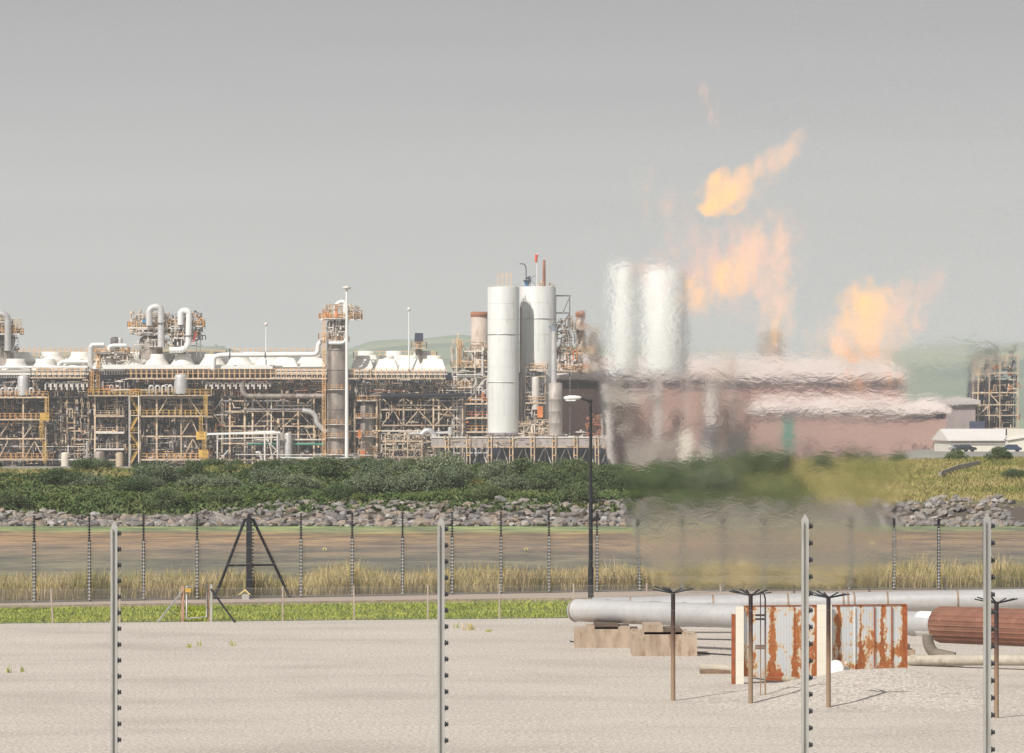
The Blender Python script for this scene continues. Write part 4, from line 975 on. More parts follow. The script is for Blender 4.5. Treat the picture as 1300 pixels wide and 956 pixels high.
for k, y in enumerate((531, 555, 578)):
    x = (58, 256, 259)[k]; a = Q(x, y, -2.4); MB().bb(a.x - 1.2, a.x + 1.2, a.y, a.y + .3, a.z - .6, a.z + 1.4).build("ladder_gate_box", M_yel, label=("yellow gated landing box on the western frame", "yellow gated landing box on the middle level", "yellow gated landing box near the bushes")[k], cat="landing")
# landings in the dark bay
for k, (y, m) in enumerate(((527, M_steel), (548, M_pale), (569, M_pale))):
    a, c = Q(121, y, -1), Q(158, y, 3); o = thing("landing_slab", ("brown", "pale upper", "pale lower")[k] + " broad landing slab in the dark bay", "landing", loc=((a.x + c.x) / 2, a.y, a.z)); MB().bb(a.x, c.x, a.y, c.y, a.z - .5, a.z).build("slab", m, o)
    mb = MB(); rail_mb(mb, a + Vector((0, -.1, 0)), (c.x, a.y - .1, c.z), 1.1); mb.build("railing", M_steel, o)

# --- coolers: banks of fans under white cowls
def fan_ring(mb, x, y, dep, rpx, hpx, taper=.86):
    q = Q(x, y, dep); t_ = .66
    mb.lathe(tuple(q), [(rpx * PX, 0), (rpx * PX, .35), (rpx * PX * .93, .6), (rpx * PX * t_, hpx * PX * .68), (rpx * PX * t_, hpx * PX), (rpx * PX * (t_ - .04), hpx * PX), (rpx * PX * (t_ - .06), hpx * PX * .7), (.3, hpx * PX * .6)], 28)
def cooler(x0, x1, ytop, ybot, dep, depth, nf, label, cone=False, ringh=13, rtaper=.9, mbody=None, fh=None):
    o = thing("air_cooler", label, "air cooler", loc=(qx((x0 + x1) / 2), 1000 + dep, qz(ybot)))
    a, c = Q(x0, ybot, dep), Q(x1, ytop, dep + depth)
    zm = a.z + (c.z - a.z) * .42
    MB().bb(a.x, c.x, a.y, c.y, a.z, zm - .01).build("tube_bundle", mbody or M_steel2, o); MB().bb(a.x - .3, c.x + .3, a.y - .5, c.y + .3, zm, c.z).build("plenum", M_fan, o)
    MB().bb(a.x - .3, c.x + .3, a.y - .75, a.y - .51, c.z - .35, c.z + .1).build("edge_beam", M_pale, o)
    mb = MB(); n = int((x1 - x0) / 3.2)
    for i in range(n):
        x = x0 + (i + .5) * (x1 - x0) / n; q = Q(x, ybot, dep - .1); mb.cyl(q + Vector((0, 0, .1)), q + Vector((0, 0, (ybot - ytop) * PX * .4)), .16, seg=6); mb.box(tuple(q + Vector((0, -.2, (ybot - ytop) * PX * .45))), (.35, .3, .35))
    mb.build("header_nozzles", M_lag, o)
    wf = (x1 - x0) / nf
    for i in range(nf):
        x = x0 + (i + .5) * wf
        if cone:
            z0 = qz(ytop) + .05; hh = fh or 17; A = Q(x, ytop, dep + depth / 2); hw, hd_ = wf * PX * .5, depth / 2; k = .66
            vs = [(A.x - hw, A.y - hd_, z0), (A.x + hw, A.y - hd_, z0), (A.x + hw, A.y + hd_, z0), (A.x - hw, A.y + hd_, z0), (A.x - hw * k, A.y - hd_ * k, z0 + hh * PX * .75), (A.x + hw * k, A.y - hd_ * k, z0 + hh * PX * .75), (A.x + hw * k, A.y + hd_ * k, z0 + hh * PX * .75), (A.x - hw * k, A.y + hd_ * k, z0 + hh * PX * .75)]
            mb = MB().add(vs, [(0, 1, 5, 4), (1, 2, 6, 5), (2, 3, 7, 6), (3, 0, 4, 7), (4, 5, 6, 7)]); mb.build("fan_cowl", M_fan, o)
            mb = MB(); r = hw * .62; mb.lathe((A.x, A.y, z0 + hh * PX * .7), [(r, 0), (r, hh * PX * .12), (r * .96, hh * PX * .3), (r * .9, hh * PX * .3)], 24); mb.build("fan_ring", M_fan, o)
        else:
            mb = MB(); fan_ring(mb, x, ytop, dep + depth / 2, wf * .49, ringh, rtaper); mb.build("fan_ring", M_fan, o)
            mb = MB(); q = Q(x, ytop - 1, dep + depth / 2); mb.cyl(q, q + Vector((0, 0, ringh * PX * .5)), .4, seg=8); mb.bar(q + Vector((-wf * .45 * PX, 0, ringh * PX * .45)), q + Vector((wf * .45 * PX, 0, ringh * PX * .45)), .25, .1); mb.build("fan_motor", M_steel2, o)
    return o
cooler(-40, 110, 470, 480, 2, 8, 4, "near row of flat white fan rings at the western end", ringh=15, rtaper=.93)
cooler(-40, 112, 458, 468, 13, 8, 4, "rear row of flat white fan rings at the western end", ringh=13)
cooler(114, 246, 464, 476, 2, 9, 4, "white fan rings below the twin column heads", ringh=15, rtaper=.92)
cooler(112, 262, 458, 470, 13, 8, 4, "pale fan rings behind the receiver dome", ringh=13)
cooler(248, 356, 464, 478, 3, 9, 3, "grey topped cooler bank under the long white pipe", ringh=15, rtaper=.95)
cooler(342, 414, 469, 480, 2, 9, 2, "white sloping cowls just before the tall stained column", cone=True, fh=19)
cooler(444, 566, 470, 480, 2, 9, 4, "row of white sloping cowls past the tall stained column", cone=True, fh=19)
cooler(444, 552, 466, 478, 13, 9, 3, "rear row of white cowls behind the sloping ones", cone=True, fh=22)
cooler(258, 410, 460, 470, 14, 8, 4, "rear fan rings behind the long white pipe", ringh=15)
# white roof strips over the deck
for i, (x0, x1, y) in enumerate(((130, 246, 466), (246, 346, 466))):
    a, c = Q(x0, y, .2), Q(x1, y, 2.2); MB().bb(a.x, c.x, a.y, c.y, a.z - .5, a.z + .6).build("white_duct", M_white, label=("broad white duct along the cooler edge below the twin heads", "broad white duct continuing under the long white pipe")[i], cat="duct")
# goosenecks below the coolers, small white inverted U pipes
def goosenecks(x0, x1, y, n, dep, label, m=M_lag, hpx=9):
    for i in range(n):
        x = x0 + (x1 - x0) * i / max(1, n - 1); pipe([(x, y + hpx, dep), (x, y, dep), (x + 5, y, dep), (x + 5, y + hpx * .6, dep)], .27, m, label, "gooseneck_pipe", "pipe", label + "s", bend=.5, seg=8)
goosenecks(2, 38, 493, 5, -.5, "small silver gooseneck pipe on the western deck"); goosenecks(58, 106, 486, 8, -.3, "short pale gooseneck pipe under the western coolers", M_pale)
goosenecks(190, 214, 490, 4, -.6, "tall silver gooseneck pipe beside the drum on the yellow deck", M_lag, 12); goosenecks(262, 338, 486, 11, -.3, "short pale gooseneck pipe under the middle coolers", M_pale, 8)
# drums on deck
vessel(29.5, 476, 502, 7, -.3, "silver upright drum on the western upper deck", M_lag, cat="drum", name="upright_drum"); vessel(230, 474, 500, 9, -.4, "fat silver upright drum on the yellow deck", M_lag, cat="drum", name="upright_drum")
vessel(217, 543, 593, 9, 8, "dark vessel inside the frame beside the stairs", M_vessel, cat="vessel", name="process_vessel"); vessel(238, 545, 593, 9, 9, "second dark vessel inside the frame by the stairs", M_vessel, cat="vessel", name="process_vessel")
vessel(12, 548, 593, 10, 9, "dark vessel within the western frame", M_vessel, cat="vessel", name="process_vessel"); vessel(82, 574, 593, 5, 1, "small rusty brown pot beneath the twin pale posts", M_cream, cat="drum", name="upright_drum")
vessel(126, 572, 593, 7, 0, "squat grey brown tank at the foot of the dark bay", M_vessel, cat="tank", name="storage_tank"); vessel(366, 549, 590, 5, -.5, "slim grey pillar vessel beside the white pipe bridge", M_lag, cat="vessel", name="process_vessel"); vessel(358.5, 549, 590, 3, 0, "slimmer pillar vessel touching the grey one", M_vessel, cat="vessel", name="process_vessel")
vessel(152, 574, 593, 5, -.5, "pale stub column under the lowest landing", M_steel, cat="drum", name="upright_drum")
vessel(192, 533, 593, 5, 8, "slim dark vessel just behind the stair tower", M_vessel, cat="vessel", name="process_vessel"); vessel(300, 550, 593, 6, 9, "dark vessel behind the white pipe bridge", M_vessel, cat="vessel", name="process_vessel")
vessel(530, 543, 590, 7, 7, "dark vessel behind the crossed braces near the trestle", M_vessel, cat="vessel", name="process_vessel"); vessel(500, 540, 590, 5, 6, "slim dark vessel behind the crossed braces", M_steel2, cat="vessel", name="process_vessel")

# --- tall stained column and its neighbour
vessel(428, 404, 592, 13, 0, "tall stained grey brown column with ringed platforms and white lamp mast in front", M_vessel, [(405, 11), (433, 3), (495, 4), (539, 4), (556, 4), (577, 4)], rings=(445, 470, 520))
vessel(466, 512, 592, 9, 2, "shorter stained vessel with platforms beside the tall column", M_vessel, [(509, 5), (531, 6), (554, 6), (575, 5)])
platform(406, 459, 405.5, -3.2, 6.5, "wide railed top platform at the head of the tall column", M_rail, M_pale, step=1.2)
platform(405, 420, 431, -3, 3, "small side platform below the head of the tall column", M_rail, M_pale)
pipe([(441, 408, -3.2), (441, 431, -3.2), (436, 436, -3.2), (418, 436, -3.2)], .42, M_white, "white elbowed pipe wrapping the head of the tall column", bend=1.2)
pipe([(413, 432, -1), (404, 436, -1), (404, 450, -1), (280, 451, -1), (272, 453, -1), (271, 470, -1)], .62, M_white, "long white pipe running from the tall column back over the coolers", bend=1.4, seg=14, flanges=[(337, 451, -1, 'x'), (292, 451, -1, 'x')])
pipe([(426, 404, 0), (426, 388, 0), (431, 383, 0), (438, 383, 0), (438, 405, 0)], .5, M_white, "white hooped pipe on top of the tall column", bend=1.3, seg=12)
MB().lathe(tuple(Q(427.5, 403, -2)), [(.5, 0), (.42, 1), (.28, 2.2), (.12, 2.8)], 12).build("orange_nozzle", M_orange, label="orange conical nozzle on the tall column's top platform", cat="nozzle")
lpm = lambda x, yt, yb, dep, r, label, m=M_white: (lambda o: (MB().cyl(Q(x, yb, dep), Q(x, yt + 2, dep), r * 1.3, r * .8, 10).build("mast", m, o), MB().lathe(tuple(Q(x, yt + 2, dep)), [(.05, 0), (r * 2.6, .2), (r * 3, .5), (r * 2.4, .8), (.1, 1.0)], 12).build("lamp_head", M_pale, o)))(thing("lamp_mast", label, "lamp mast", loc=tuple(Q(x, yb, dep))))
lpm(441.5, 367, 580, -6, .38, "tall white lamp mast standing in front of the stained column"); lpm(337.5, 412, 468, 1, .16, "thin short lamp mast above the white cowls by the long pipe"); lpm(519, 393, 470, 1, .16, "thin lamp mast rising between the white cowls and blue flue")
# details at the column head
tangle(408, 456, 386, 405, -2.5, 3, 120, M_steel, 21); tangle(414, 442, 408, 434, -3.2, -2.7, 40, M_pale, 22); tangle(442, 458, 388, 405, -3, 3, 22, M_pale, 23); tangle(408, 420, 388, 405, -3, 0, 14, M_orange, 24)

# --- twin column heads rising over the west coolers
vessel(188, 424, 455, 15, 8, "broad dark riveted column head under the hooped silver pipe", M_vessel, [(425, 2)]); vessel(224, 424, 455, 9, 9, "slimmer column head beneath the white hooped pipe", M_vessel, [])
platform(160, 216, 415, 4, 8, "wide railed crown platform under the hooped silver pipe", M_rail, M_pale, step=1.1); platform(216, 255, 413, 4, 8, "railed crown platform under the white hooped pipe", M_rail, M_pale, step=1.1)
platform(168, 212, 422, 4, 7, "lower pale gallery around the broad column head", M_railp, M_pale); platform(218, 250, 428, 4, 5, "lower pale gallery around the slimmer column head", M_railp, M_pale)
pipe([(188, 413, 3), (188, 390, 3), (203, 388, 3), (203, 440, 3)], .85, M_lag, "thick silver hooped pipe over the broad column head", bend=2.2, seg=14, flanges=[(203, 410, 3, 'z')])
pipe([(228, 412, 3), (228, 394, 3), (239, 394, 3), (238, 438, 3), (231, 444, 3), (214, 444, 3)], .78, M_white, "white question mark shaped pipe on the slimmer column head", bend=2.0, seg=14, flanges=[(239, 426, 3, 'z')])
MB().bb(qx(179), qx(183), 1003.4, 1004.4, qz(409), qz(405)).build("control_box", M_blue, label="small blue box on the crown platform beside the silver hoop", cat="equipment box")
MB().bb(qx(224), qx(232), 1003.4, 1004.4, qz(412), qz(409)).build("valve_box", M_red, label="red valve box below the white hooped pipe", cat="equipment box")
MB().bar(Q(244, 434, 3), Q(248, 421, 3), .4).build("red_strut", M_red, label="red slanting strut beside the white hooped pipe", cat="strut")
tangle(162, 212, 396, 424, 4, 9, 220, M_steel, 31); tangle(214, 254, 396, 430, 4, 9, 180, M_steel2, 32); tangle(164, 250, 398, 440, 3.5, 5, 130, M_pale, 33); tangle(200, 216, 420, 448, 3, 5, 30, M_steel, 34); tangle(162, 252, 398, 414, 4, 9, 30, M_rail, 35)
for x in (247, 252, 222): MB().bar(Q(x, 452, 6), Q(x, 414, 6), .22).build("support_post", M_pale, label="pale post propping the crown platform, %s" % {247: "inside the pair by the red strut", 252: "at its outer corner", 222: "between the two hooped pipes"}[x], cat="post")
# western column head, cut by the frame edge
vessel(2, 408, 470, 11, 8, "dark column head at the plant's western edge beside a silver pipe", M_vessel, [(423, 4)]); pipe([(-12, 398, 3), (8, 398, 3), (8, 445, 3)], .85, M_lag, "thick silver bent pipe on the western column head", bend=2.4, seg=14)
platform(-14, 23, 423, 3.5, 8, "railed platform on the western column head", M_rail, M_pale); tangle(-10, 22, 404, 424, 3.5, 7, 80, M_steel, 36); tangle(-10, 20, 424, 446, 4, 8, 70, M_steel2, 37); MB().bar(Q(20, 430, 4), Q(12, 447, 4), .45).build("slanting_pipe", M_lag, label="slanting silver pipe below the western column head", cat="pipe")
# receiver with dome
vessel(144, 427, 445, 6, 4, "small dark domed receiver on the ochre platform", M_steel2, cat="vessel", name="process_vessel"); vessel(151, 428, 440, 3, 3.5, "narrow silver domed pot next to the dark receiver", M_lag, cat="vessel", name="process_vessel")
pipe([(132, 438, 1), (117, 438, 1), (114.5, 441, 1), (114.5, 464, 1), (118, 468, 1), (122, 466, 1)], .72, M_lag, "thick silver hook shaped pipe beside the receiver platform", bend=1.8, seg=14)
pipe([(138, 444, 1), (138, 440, 1), (143, 438.5, 1), (160, 438.5, 1)], .5, M_white, "white elbow pipe passing the receiver dome", bend=1.2, seg=12)
platform(118, 160, 447, 3, 6, "ochre railed receiver platform above the western coolers", M_rail, M_pale); tangle(118, 168, 440, 458, 3, 7, 90, M_steel, 38); tangle(118, 164, 446, 470, 2, 5, 50, M_cream, 39)
MB().lathe(tuple(Q(122, 468, -.3)), [(.9, -.15), (1.0, 0), (.9, .15)], 14).build("pipe_flange_disc", M_lag, label="round silver flange disc at the hook pipe's end", cat="flange")
pipe([(72, 464, 3), (76, 459, 3), (110, 459, 3)], .5, M_white, "white low elbow pipe lying over the western fan rings", bend=1.4, seg=12); pipe([(-30, 466, 2), (110, 466, 2)], .36, M_white, "straight white pipe along the western cooler edge", seg=10)
# blue flue
fl = thing("blue_flue", "short flue with dark blue square hood on an ochre platform", "flue", loc=tuple(Q(530, 450, 14)))
MB().cyl(Q(530, 458, 14), Q(530, 432, 14), .9, .8, 14).build("stack", M_vessel, fl); a = Q(530, 421, 14)
MB().add([(a.x - 1.1, a.y - 1, a.z - 2.4), (a.x + 1.1, a.y - 1, a.z - 2.4), (a.x + 1.1, a.y + 1, a.z - 2.4), (a.x - 1.1, a.y + 1, a.z - 2.4), (a.x - 1.0, a.y - 1.1, a.z), (a.x + 1.1, a.y - 1.1, a.z), (a.x + 1.1, a.y + 1.1, a.z), (a.x - 1.0, a.y + 1.1, a.z)], [(0, 3, 2, 1), (4, 5, 6, 7), (0, 1, 5, 4), (1, 2, 6, 5), (2, 3, 7, 6), (3, 0, 4, 7)]).build("hood", M_navy, fl)
platform(521, 540, 440, 12, 4, "ochre railing platform around the blue hooded flue", M_rail); ladder(550, 455, 446, 12, "short ochre ladder at the end of the high railing", M_rail)

# --- pipework masses and runs
Ms = [M_steel, M_steel2, M_pale, M_rust, M_cream]
for i, (x0, x1, y0, y1, n) in enumerate(((-30, 110, 482, 503, 260), (112, 262, 480, 500, 260), (262, 412, 481, 503, 420), (443, 590, 481, 503, 380))):
    tangle(x0, x1, y0, y1, 1, 6, n, M_steel2, 40 + i); tangle(x0, x1, y0, y1, .4, 3, n // 4, (M_steel, M_pale, M_rust, M_steel)[i], 50 + i); tangle(x0, x1, y0, y1, .4, 2, n // 8, (M_pale, M_orange, M_steel, M_pale)[i], 55 + i)
for i, (x0, x1, y0, y1, n) in enumerate(((-30, 66, 506, 590, 260), (66, 118, 506, 590, 160), (118, 160, 506, 590, 140), (178, 270, 506, 590, 260), (272, 412, 506, 590, 330), (443, 590, 506, 590, 330))):
    tangle(x0, x1, y0, y1, 3, 14, n, M_dark, 60 + i); tangle(x0, x1, y0, y1, 1.2, 8, int(n * .9), M_steel2, 70 + i); tangle(x0, x1, y0, y1, .5, 4, n // 7, M_railp, 190 + i, .8); tangle(x0, x1, y0, y1, .5, 6, n // 3, M_pale, 200 + i, .6); tangle(x0, x1, y0, y1, .5, 5, n // 3, M_steel, 80 + i); tangle(x0, x1, 555, 590, .5, 5, n // 6, M_pale, 180 + i); tangle(x0, x1, y0, y1, 1, 8, n // 14, (M_rust, M_red, M_cream, M_orange, M_rust, M_cream)[i], 90 + i)  # deepest tangle is near black, inner shade of the frames in its colour
for x0, x1, y0, y1, n, wh_ in ((-30, 110, 506, 590, 40, "western frame"), (178, 270, 506, 590, 26, "frame beside the yellow stairs"), (272, 412, 506, 590, 44, "frame with crossed braces"), (443, 590, 506, 590, 38, "frame near the trestle bridge"), (66, 118, 510, 590, 14, "bay with twin pale posts")):
    run_pipes(x0, x1, y0, y1, .6, 12, n, wh_)
for x0, x1, wh_ in ((262, 412, "cooler underside before the tall column"), (443, 566, "cooler underside past the tall column"), (112, 262, "yellow deck")): run_pipes(x0, x1, 483, 503, .3, 3, 10, wh_, (.08, .18), [M_pale, M_steel, M_rust])
pipe([(308, 484, -.5), (308, 497, -.5), (313, 503, -.5), (412, 503, -.5)], .62, M_vessel, "thick brown pipe bending beneath the coolers to the tall column", bend=1.6, seg=12)
pipe([(384, 521, -.5), (396, 523, -.5), (402, 530, -.5), (402, 537, -.5), (414, 549, -.5)], .65, M_lag, "silver elbow pipe entering the tall column's side", bend=1.6, seg=12); pipe([(310, 520, 0), (395, 520, 0)], .3, M_steel2, "thin dark pipe along the crossed braces", seg=8)
pipe([(315, 564, .5), (412, 564, .5)], .28, M_green, "green horizontal pipe low behind the white pipe bridge", seg=8); pipe([(325, 575, -.5), (330, 574, -.5), (334, 590, -.5)], .4, M_lag, "small silver elbow beside the bridge leg", bend=.8)
pipe([(343, 480, -.2), (395, 480, -.2), (395, 484, -.2), (412, 484, -.2)], .14, M_pale, "thin pale pipe stepping down before the tall column"); pipe([(484, 503, 0), (590, 501, 0)], .5, M_dark, "thick dark pipe along the frame near the trestle", seg=10)
# white pipe bridge
wb = thing("pipe_bridge", "white painted pipe bridge with lattice leg in front of the crossed braces", "pipe bridge", loc=tuple(Q(315, 590, -3)))
for x in (277, 337, 353): MB().bar(Q(x, 592, -3), Q(x, 551, -3), .36).build("leg", M_pale, wb)
MB().bar(Q(264, 551, -3), Q(357, 549, -3), .5, .5).build("top_beam", M_white, wb); MB().bar(Q(277, 557, -3), Q(353, 555, -3), .3).build("beam", M_pale, wb)
for a_, c_ in (((278, 586), (291, 571)), ((337, 556), (352, 572)), ((352, 572), (337, 588)), ((340, 553), (349, 588))): MB().bar(Q(*a_, -3.05), Q(*c_, -3.05), .2).build("brace", M_pale, wb)
pipe([(264, 551.5, -2.5), (350, 548, -2.5), (354.5, 552, -2.5), (354.5, 578, -2.5), (358, 581, -2.5), (455, 581, -2.5)], .26, M_white, "white pipe crossing the bridge and running low to the tall column", bend=.8, seg=8)
pipe([(300, 577, -3), (470, 578, -3)], .16, M_pale, "thin pale rail pipe low in front of the tall column", seg=6)

# --- middle block between coolers and silos
frame([576, 590, 604, 618], [575, 548, 530, 512, 495, 478], 3, 2, "dense braced frame beside the nearer white silo", [(576, 494, 590, 479), (590, 479, 604, 494), (604, 494, 618, 479), (576, 479, 590, 494), (590, 512, 604, 496), (604, 530, 618, 513)], m=M_pale, cw=.3, bw=.28, gap=7)
platform(572, 619, 439 + 26, 4, 5, "ochre railed platform at the foot of the rusty topped chimney", M_rail); platform(566, 600, 491, 2, 3, "ochre walkway linking the coolers with the braced frame", M_rail); platform(592, 619, 530, 1, 3, "orange walkway halfway down beside the nearer silo", M_orange); platform(590, 619, 512, 1, 3, "ochre walkway above the orange one by the silo", M_rail); platform(592, 619, 548, 1, 3, "low ochre walkway by the silo foot", M_rail)
for i, (x, r, yt, yb, dep, lb) in enumerate(((608, 10.5, 394, 470, 12, "wide cream chimney with rusty rim behind the nearer silo"), (740, 7, 394, 445, 12, "cream chimney with rusty rim past the square silo"))):
    c = Q(x, yb, dep); o = thing("chimney", lb, "chimney", loc=tuple(c)); h = (yb - yt) * PX
    MB().lathe(tuple(c), [(r * PX, 0), (r * PX, h - 1.2), (r * PX * 1.0, h - 1.2)], 24).build("flue", mat("chimney_cream", (.56, .47, .40), .7, 0, .12, .3, streak=(1, 1, .3), dirt=(.36, .22, .15), dirt_amt=.4), o)
    MB().lathe((c.x, c.y, c.z + h - 1.3), [(r * PX + .05, 0), (r * PX + .15, .1), (r * PX + .15, 1.2), (r * PX - .1, 1.3), (r * PX - .15, .6)], 24).build("rim", M_rust, o)
platform(597, 619, 445, 8, 8, "thin gallery around the wide cream chimney", M_railp, M_pale); platform(728, 756, 416, 9, 6, "orange gallery around the chimney past the square silo", M_orange)
vessel(603, 455, 492, 13, 10, "pale casing under the wide cream chimney", M_pale, cat="casing", name="chimney_casing", dome=False)
ladder(583, 465, 430, 4, "ochre caged ladder before the wide cream chimney", M_rail); MB().bar(Q(581, 465, 5), Q(581, 421, 5), .35).build("support_post", M_steel, label="brown post rising before the wide cream chimney", cat="post")
tangle(572, 619, 430, 475, 4, 10, 130, M_steel, 101); tangle(574, 619, 470, 500, 2, 8, 120, M_pale, 102); tangle(574, 619, 500, 590, 3, 9, 200, M_steel2, 103); tangle(590, 619, 500, 560, 1, 3, 14, M_orange, 104); tangle(576, 619, 490, 570, 5, 12, 160, M_dark, 105)
run_pipes(574, 618, 440, 570, 2, 6, 26, "frame beside the nearer silo", (.12, .3), [M_pale, M_cream, M_lag, M_steel])

# --- silos
def silo(x, r, yt, yb, dep, label, rings, square=False, m=None, topcol=None, hidden=False):
    c = Q(x, yb, dep); h = (yb - yt) * PX; o = thing("silo", label, "silo", loc=tuple(c)); rr = r * PX
    if square:
        MB().lathe(tuple(c), [(rr, 0), (rr, h), (rr * .97, h + .15)], 40).build("shell", m or M_silo, o)
    else: MB().lathe(tuple(c), [(rr, 0), (rr, h), (rr * .97, h + .2)], 36).build("shell", m or M_silo, o)
    for y in rings: MB().lathe((c.x, c.y, qz(y)), [(rr + .005, -.12), (rr + .12, -.12), (rr + .12, .12), (rr + .005, .12)], 36).build("ring_band", M_lag, o)
    for kk in range(1, int((yb - yt) / 20)): y = yt + kk * 20; MB().lathe((c.x, c.y, qz(y)), [(rr + .002, -.03), (rr + .025, -.03), (rr + .025, .03), (rr + .002, .03)], 36).build("weld_seam", M_silo, o)
    mb = MB(); n = 18
    for k in range(n):
        p0, p1 = [Vector((c.x + math.cos(2 * math.pi * j / n) * rr * .98, c.y + math.sin(2 * math.pi * j / n) * rr * .98, c.z + h + .1)) for j in (k, k + 1)]
        mb.bar(p0, p0 + Vector((0, 0, .55)), .08); mb.bar(p0 + Vector((0, 0, .5)), p1 + Vector((0, 0, .5)), .07)
    mb.build("roof_rail", M_pale, o); MB().lathe((c.x, c.y, c.z), [(rr + .25, -.4), (rr + .25, .15), (rr + .01, .3)], 36).build("base_ring", M_steel2, o)
    return o
s1 = silo(639, 20, 366, 551, -2, "tall slender white silo with two ring bands, nearest the braced frame", (425, 485.5))
mb = MB()
for x0 in (632, 643): mb.bar(Q(x0, 366, -2), Q(x0, 347, -2), .12); mb.bar(Q(x0 + 6, 366, -2), Q(x0 + 6, 347, -2), .12); [mb.bar(Q(x0, y, -2), Q(x0 + 6, y, -2), .08) for y in (362, 358, 354, 350, 347)]
mb.bar(Q(632, 350, -2), Q(649, 350, -2), .09); mb.build("roof_ladder_frame", M_railp, s1)
s2 = silo(683, 23, 364, 551, 6, "broad white silo with rust specks and masts on its roof", (404,))
a = Q(661, 551, -1); MB().cyl(Q(661.5, 549, -1), Q(661.5, 390, -1), .32, seg=10).build("downpipe", M_vessel, label="grey downpipe squeezed between the two white silos", cat="pipe")
o = thing("windsock_pole", "white pole with small red windsock on the broad silo roof", "pole", loc=tuple(Q(682, 364, 5))); MB().cyl(Q(682, 364, 5), Q(682, 320, 5), .12, seg=8).build("pole", M_white, o); MB().cyl(Q(681.3, 322, 5), Q(680.6, 332, 5), .42, .3, 10).build("windsock", mat("red_fabric", (.72, .10, .05), .7, 0, .1, 1), o)
MB().cyl(Q(691, 364, 5), Q(691, 329, 5), .42, .34, 10).build("vent_stack", M_rust, label="rusty vent stack on the broad silo roof beside the windsock", cat="vent")
MB().cyl(Q(697, 364, 5), Q(697, 330, 5), .07, seg=6).build("thin_mast", M_pale, label="hair thin mast at the edge of the broad silo roof", cat="mast")
o = thing("roof_hoist", "blue hoist with a bent davit arm on the broad silo roof", "hoist", loc=tuple(Q(669, 364, 4))); MB().bb(qx(666), qx(672), 1004, 1005.2, qz(364), qz(357)).build("winch", M_blue, o); MB().tube([Q(668, 360, 4), Q(668, 340, 4), Q(666, 334, 4), Q(660, 334, 4)], .13, 6, .6).build("davit", M_navy, o); tangle(664, 674, 350, 363, 3, 5, 16, M_navy, 110); tangle(676, 702, 358, 365, 3, 8, 18, M_steel, 111)
# lattice frame and gear past the silo
frame([706, 724], [472, 446, 420, 396, 374], 6, 2, "slim grey lattice tower rising past the broad silo", [(724, 376, 716, 394), (706, 420, 724, 397), (706, 446, 724, 421)], m=M_steel2, cw=.22, bw=.2, gap=4, ybot=590)
tangle(704, 728, 402, 470, 6, 11, 130, M_steel, 112); tangle(728, 762, 418, 475, 8, 14, 130, M_steel, 113); tangle(704, 760, 440, 470, 6, 9, 14, M_orange, 114); tangle(730, 760, 405, 470, 9, 13, 60, M_pale, 115)
platform(704, 750, 470, 5, 4, "ochre gallery over the mauve hall's near roof corner", M_rail); platform(706, 762, 447, 7, 4, "faded gallery among pipes past the broad silo", M_railp)
# gear between silo and hall
frame([667, 679, 692], [545, 520, 498, 478, 466], -1, 2, "narrow ochre gear tower in front of the broad silo", m=M_steel, cw=.22, bw=.24, gap=4)
tangle(665, 692, 470, 548, -2, 2, 150, M_steel2, 116); tangle(665, 692, 500, 548, -2, 2, 60, M_pale, 117); vessel(680, 478, 520, 5, -2, "pale slender filter pot in the ochre gear tower", M_pale, cat="vessel", name="process_vessel")
platform(667, 693, 511, -3, 3, "pale walkway on the gear tower in front of the broad silo", M_railp); platform(672, 695, 469, -2, 3, "ochre cap platform of the gear tower", M_rail); MB().bb(qx(682), qx(689), 996.5, 997.5, qz(530), qz(516)).build("orange_casing", M_orange, label="orange square casing low on the gear tower", cat="casing")
tangle(648, 700, 533, 555, -4, -1, 150, M_steel, 118); tangle(650, 700, 538, 555, -4, -1, 60, M_cream, 119); tangle(650, 760, 548, 556, -4, 0, 60, M_pale, 120); tangle(744, 764, 528, 556, -4, -1, 60, M_rust, 121)
# silencer stack
o = thing("silencer_stack", "slim silver exhaust with slanted tip on a fat grey silencer before the mauve hall", "exhaust stack", loc=tuple(Q(705, 553, -4)))
c = Q(705, 553, -4); MB().lathe(tuple(c), [(1.75, 0), (1.75, 3), (1.82, 3.1), (1.75, 3.3), (1.75, 6), (1.82, 6.1), (1.75, 6.3), (1.75, 9), (1.82, 9.1), (1.75, 9.3), (1.7, 13.2), (.9, 13.4)], 20).build("silencer", mat("silencer_grey", (.42, .38, .35), .6, .2, .2, .6, streak=(1, 1, .3), dirt=(.25, .2, .17), dirt_amt=.4), o)
MB().cyl(Q(703, 488, -4), Q(703, 420, -4), .72, .66, 14).build("pipe", M_lag, o); MB().tube([Q(703, 421, -4), Q(702, 418, -4), Q(699, 413, -4)], .68, 14, .5).build("tip", mat("blueish_tip", (.35, .40, .48), .4, .4, .1, 1), o)

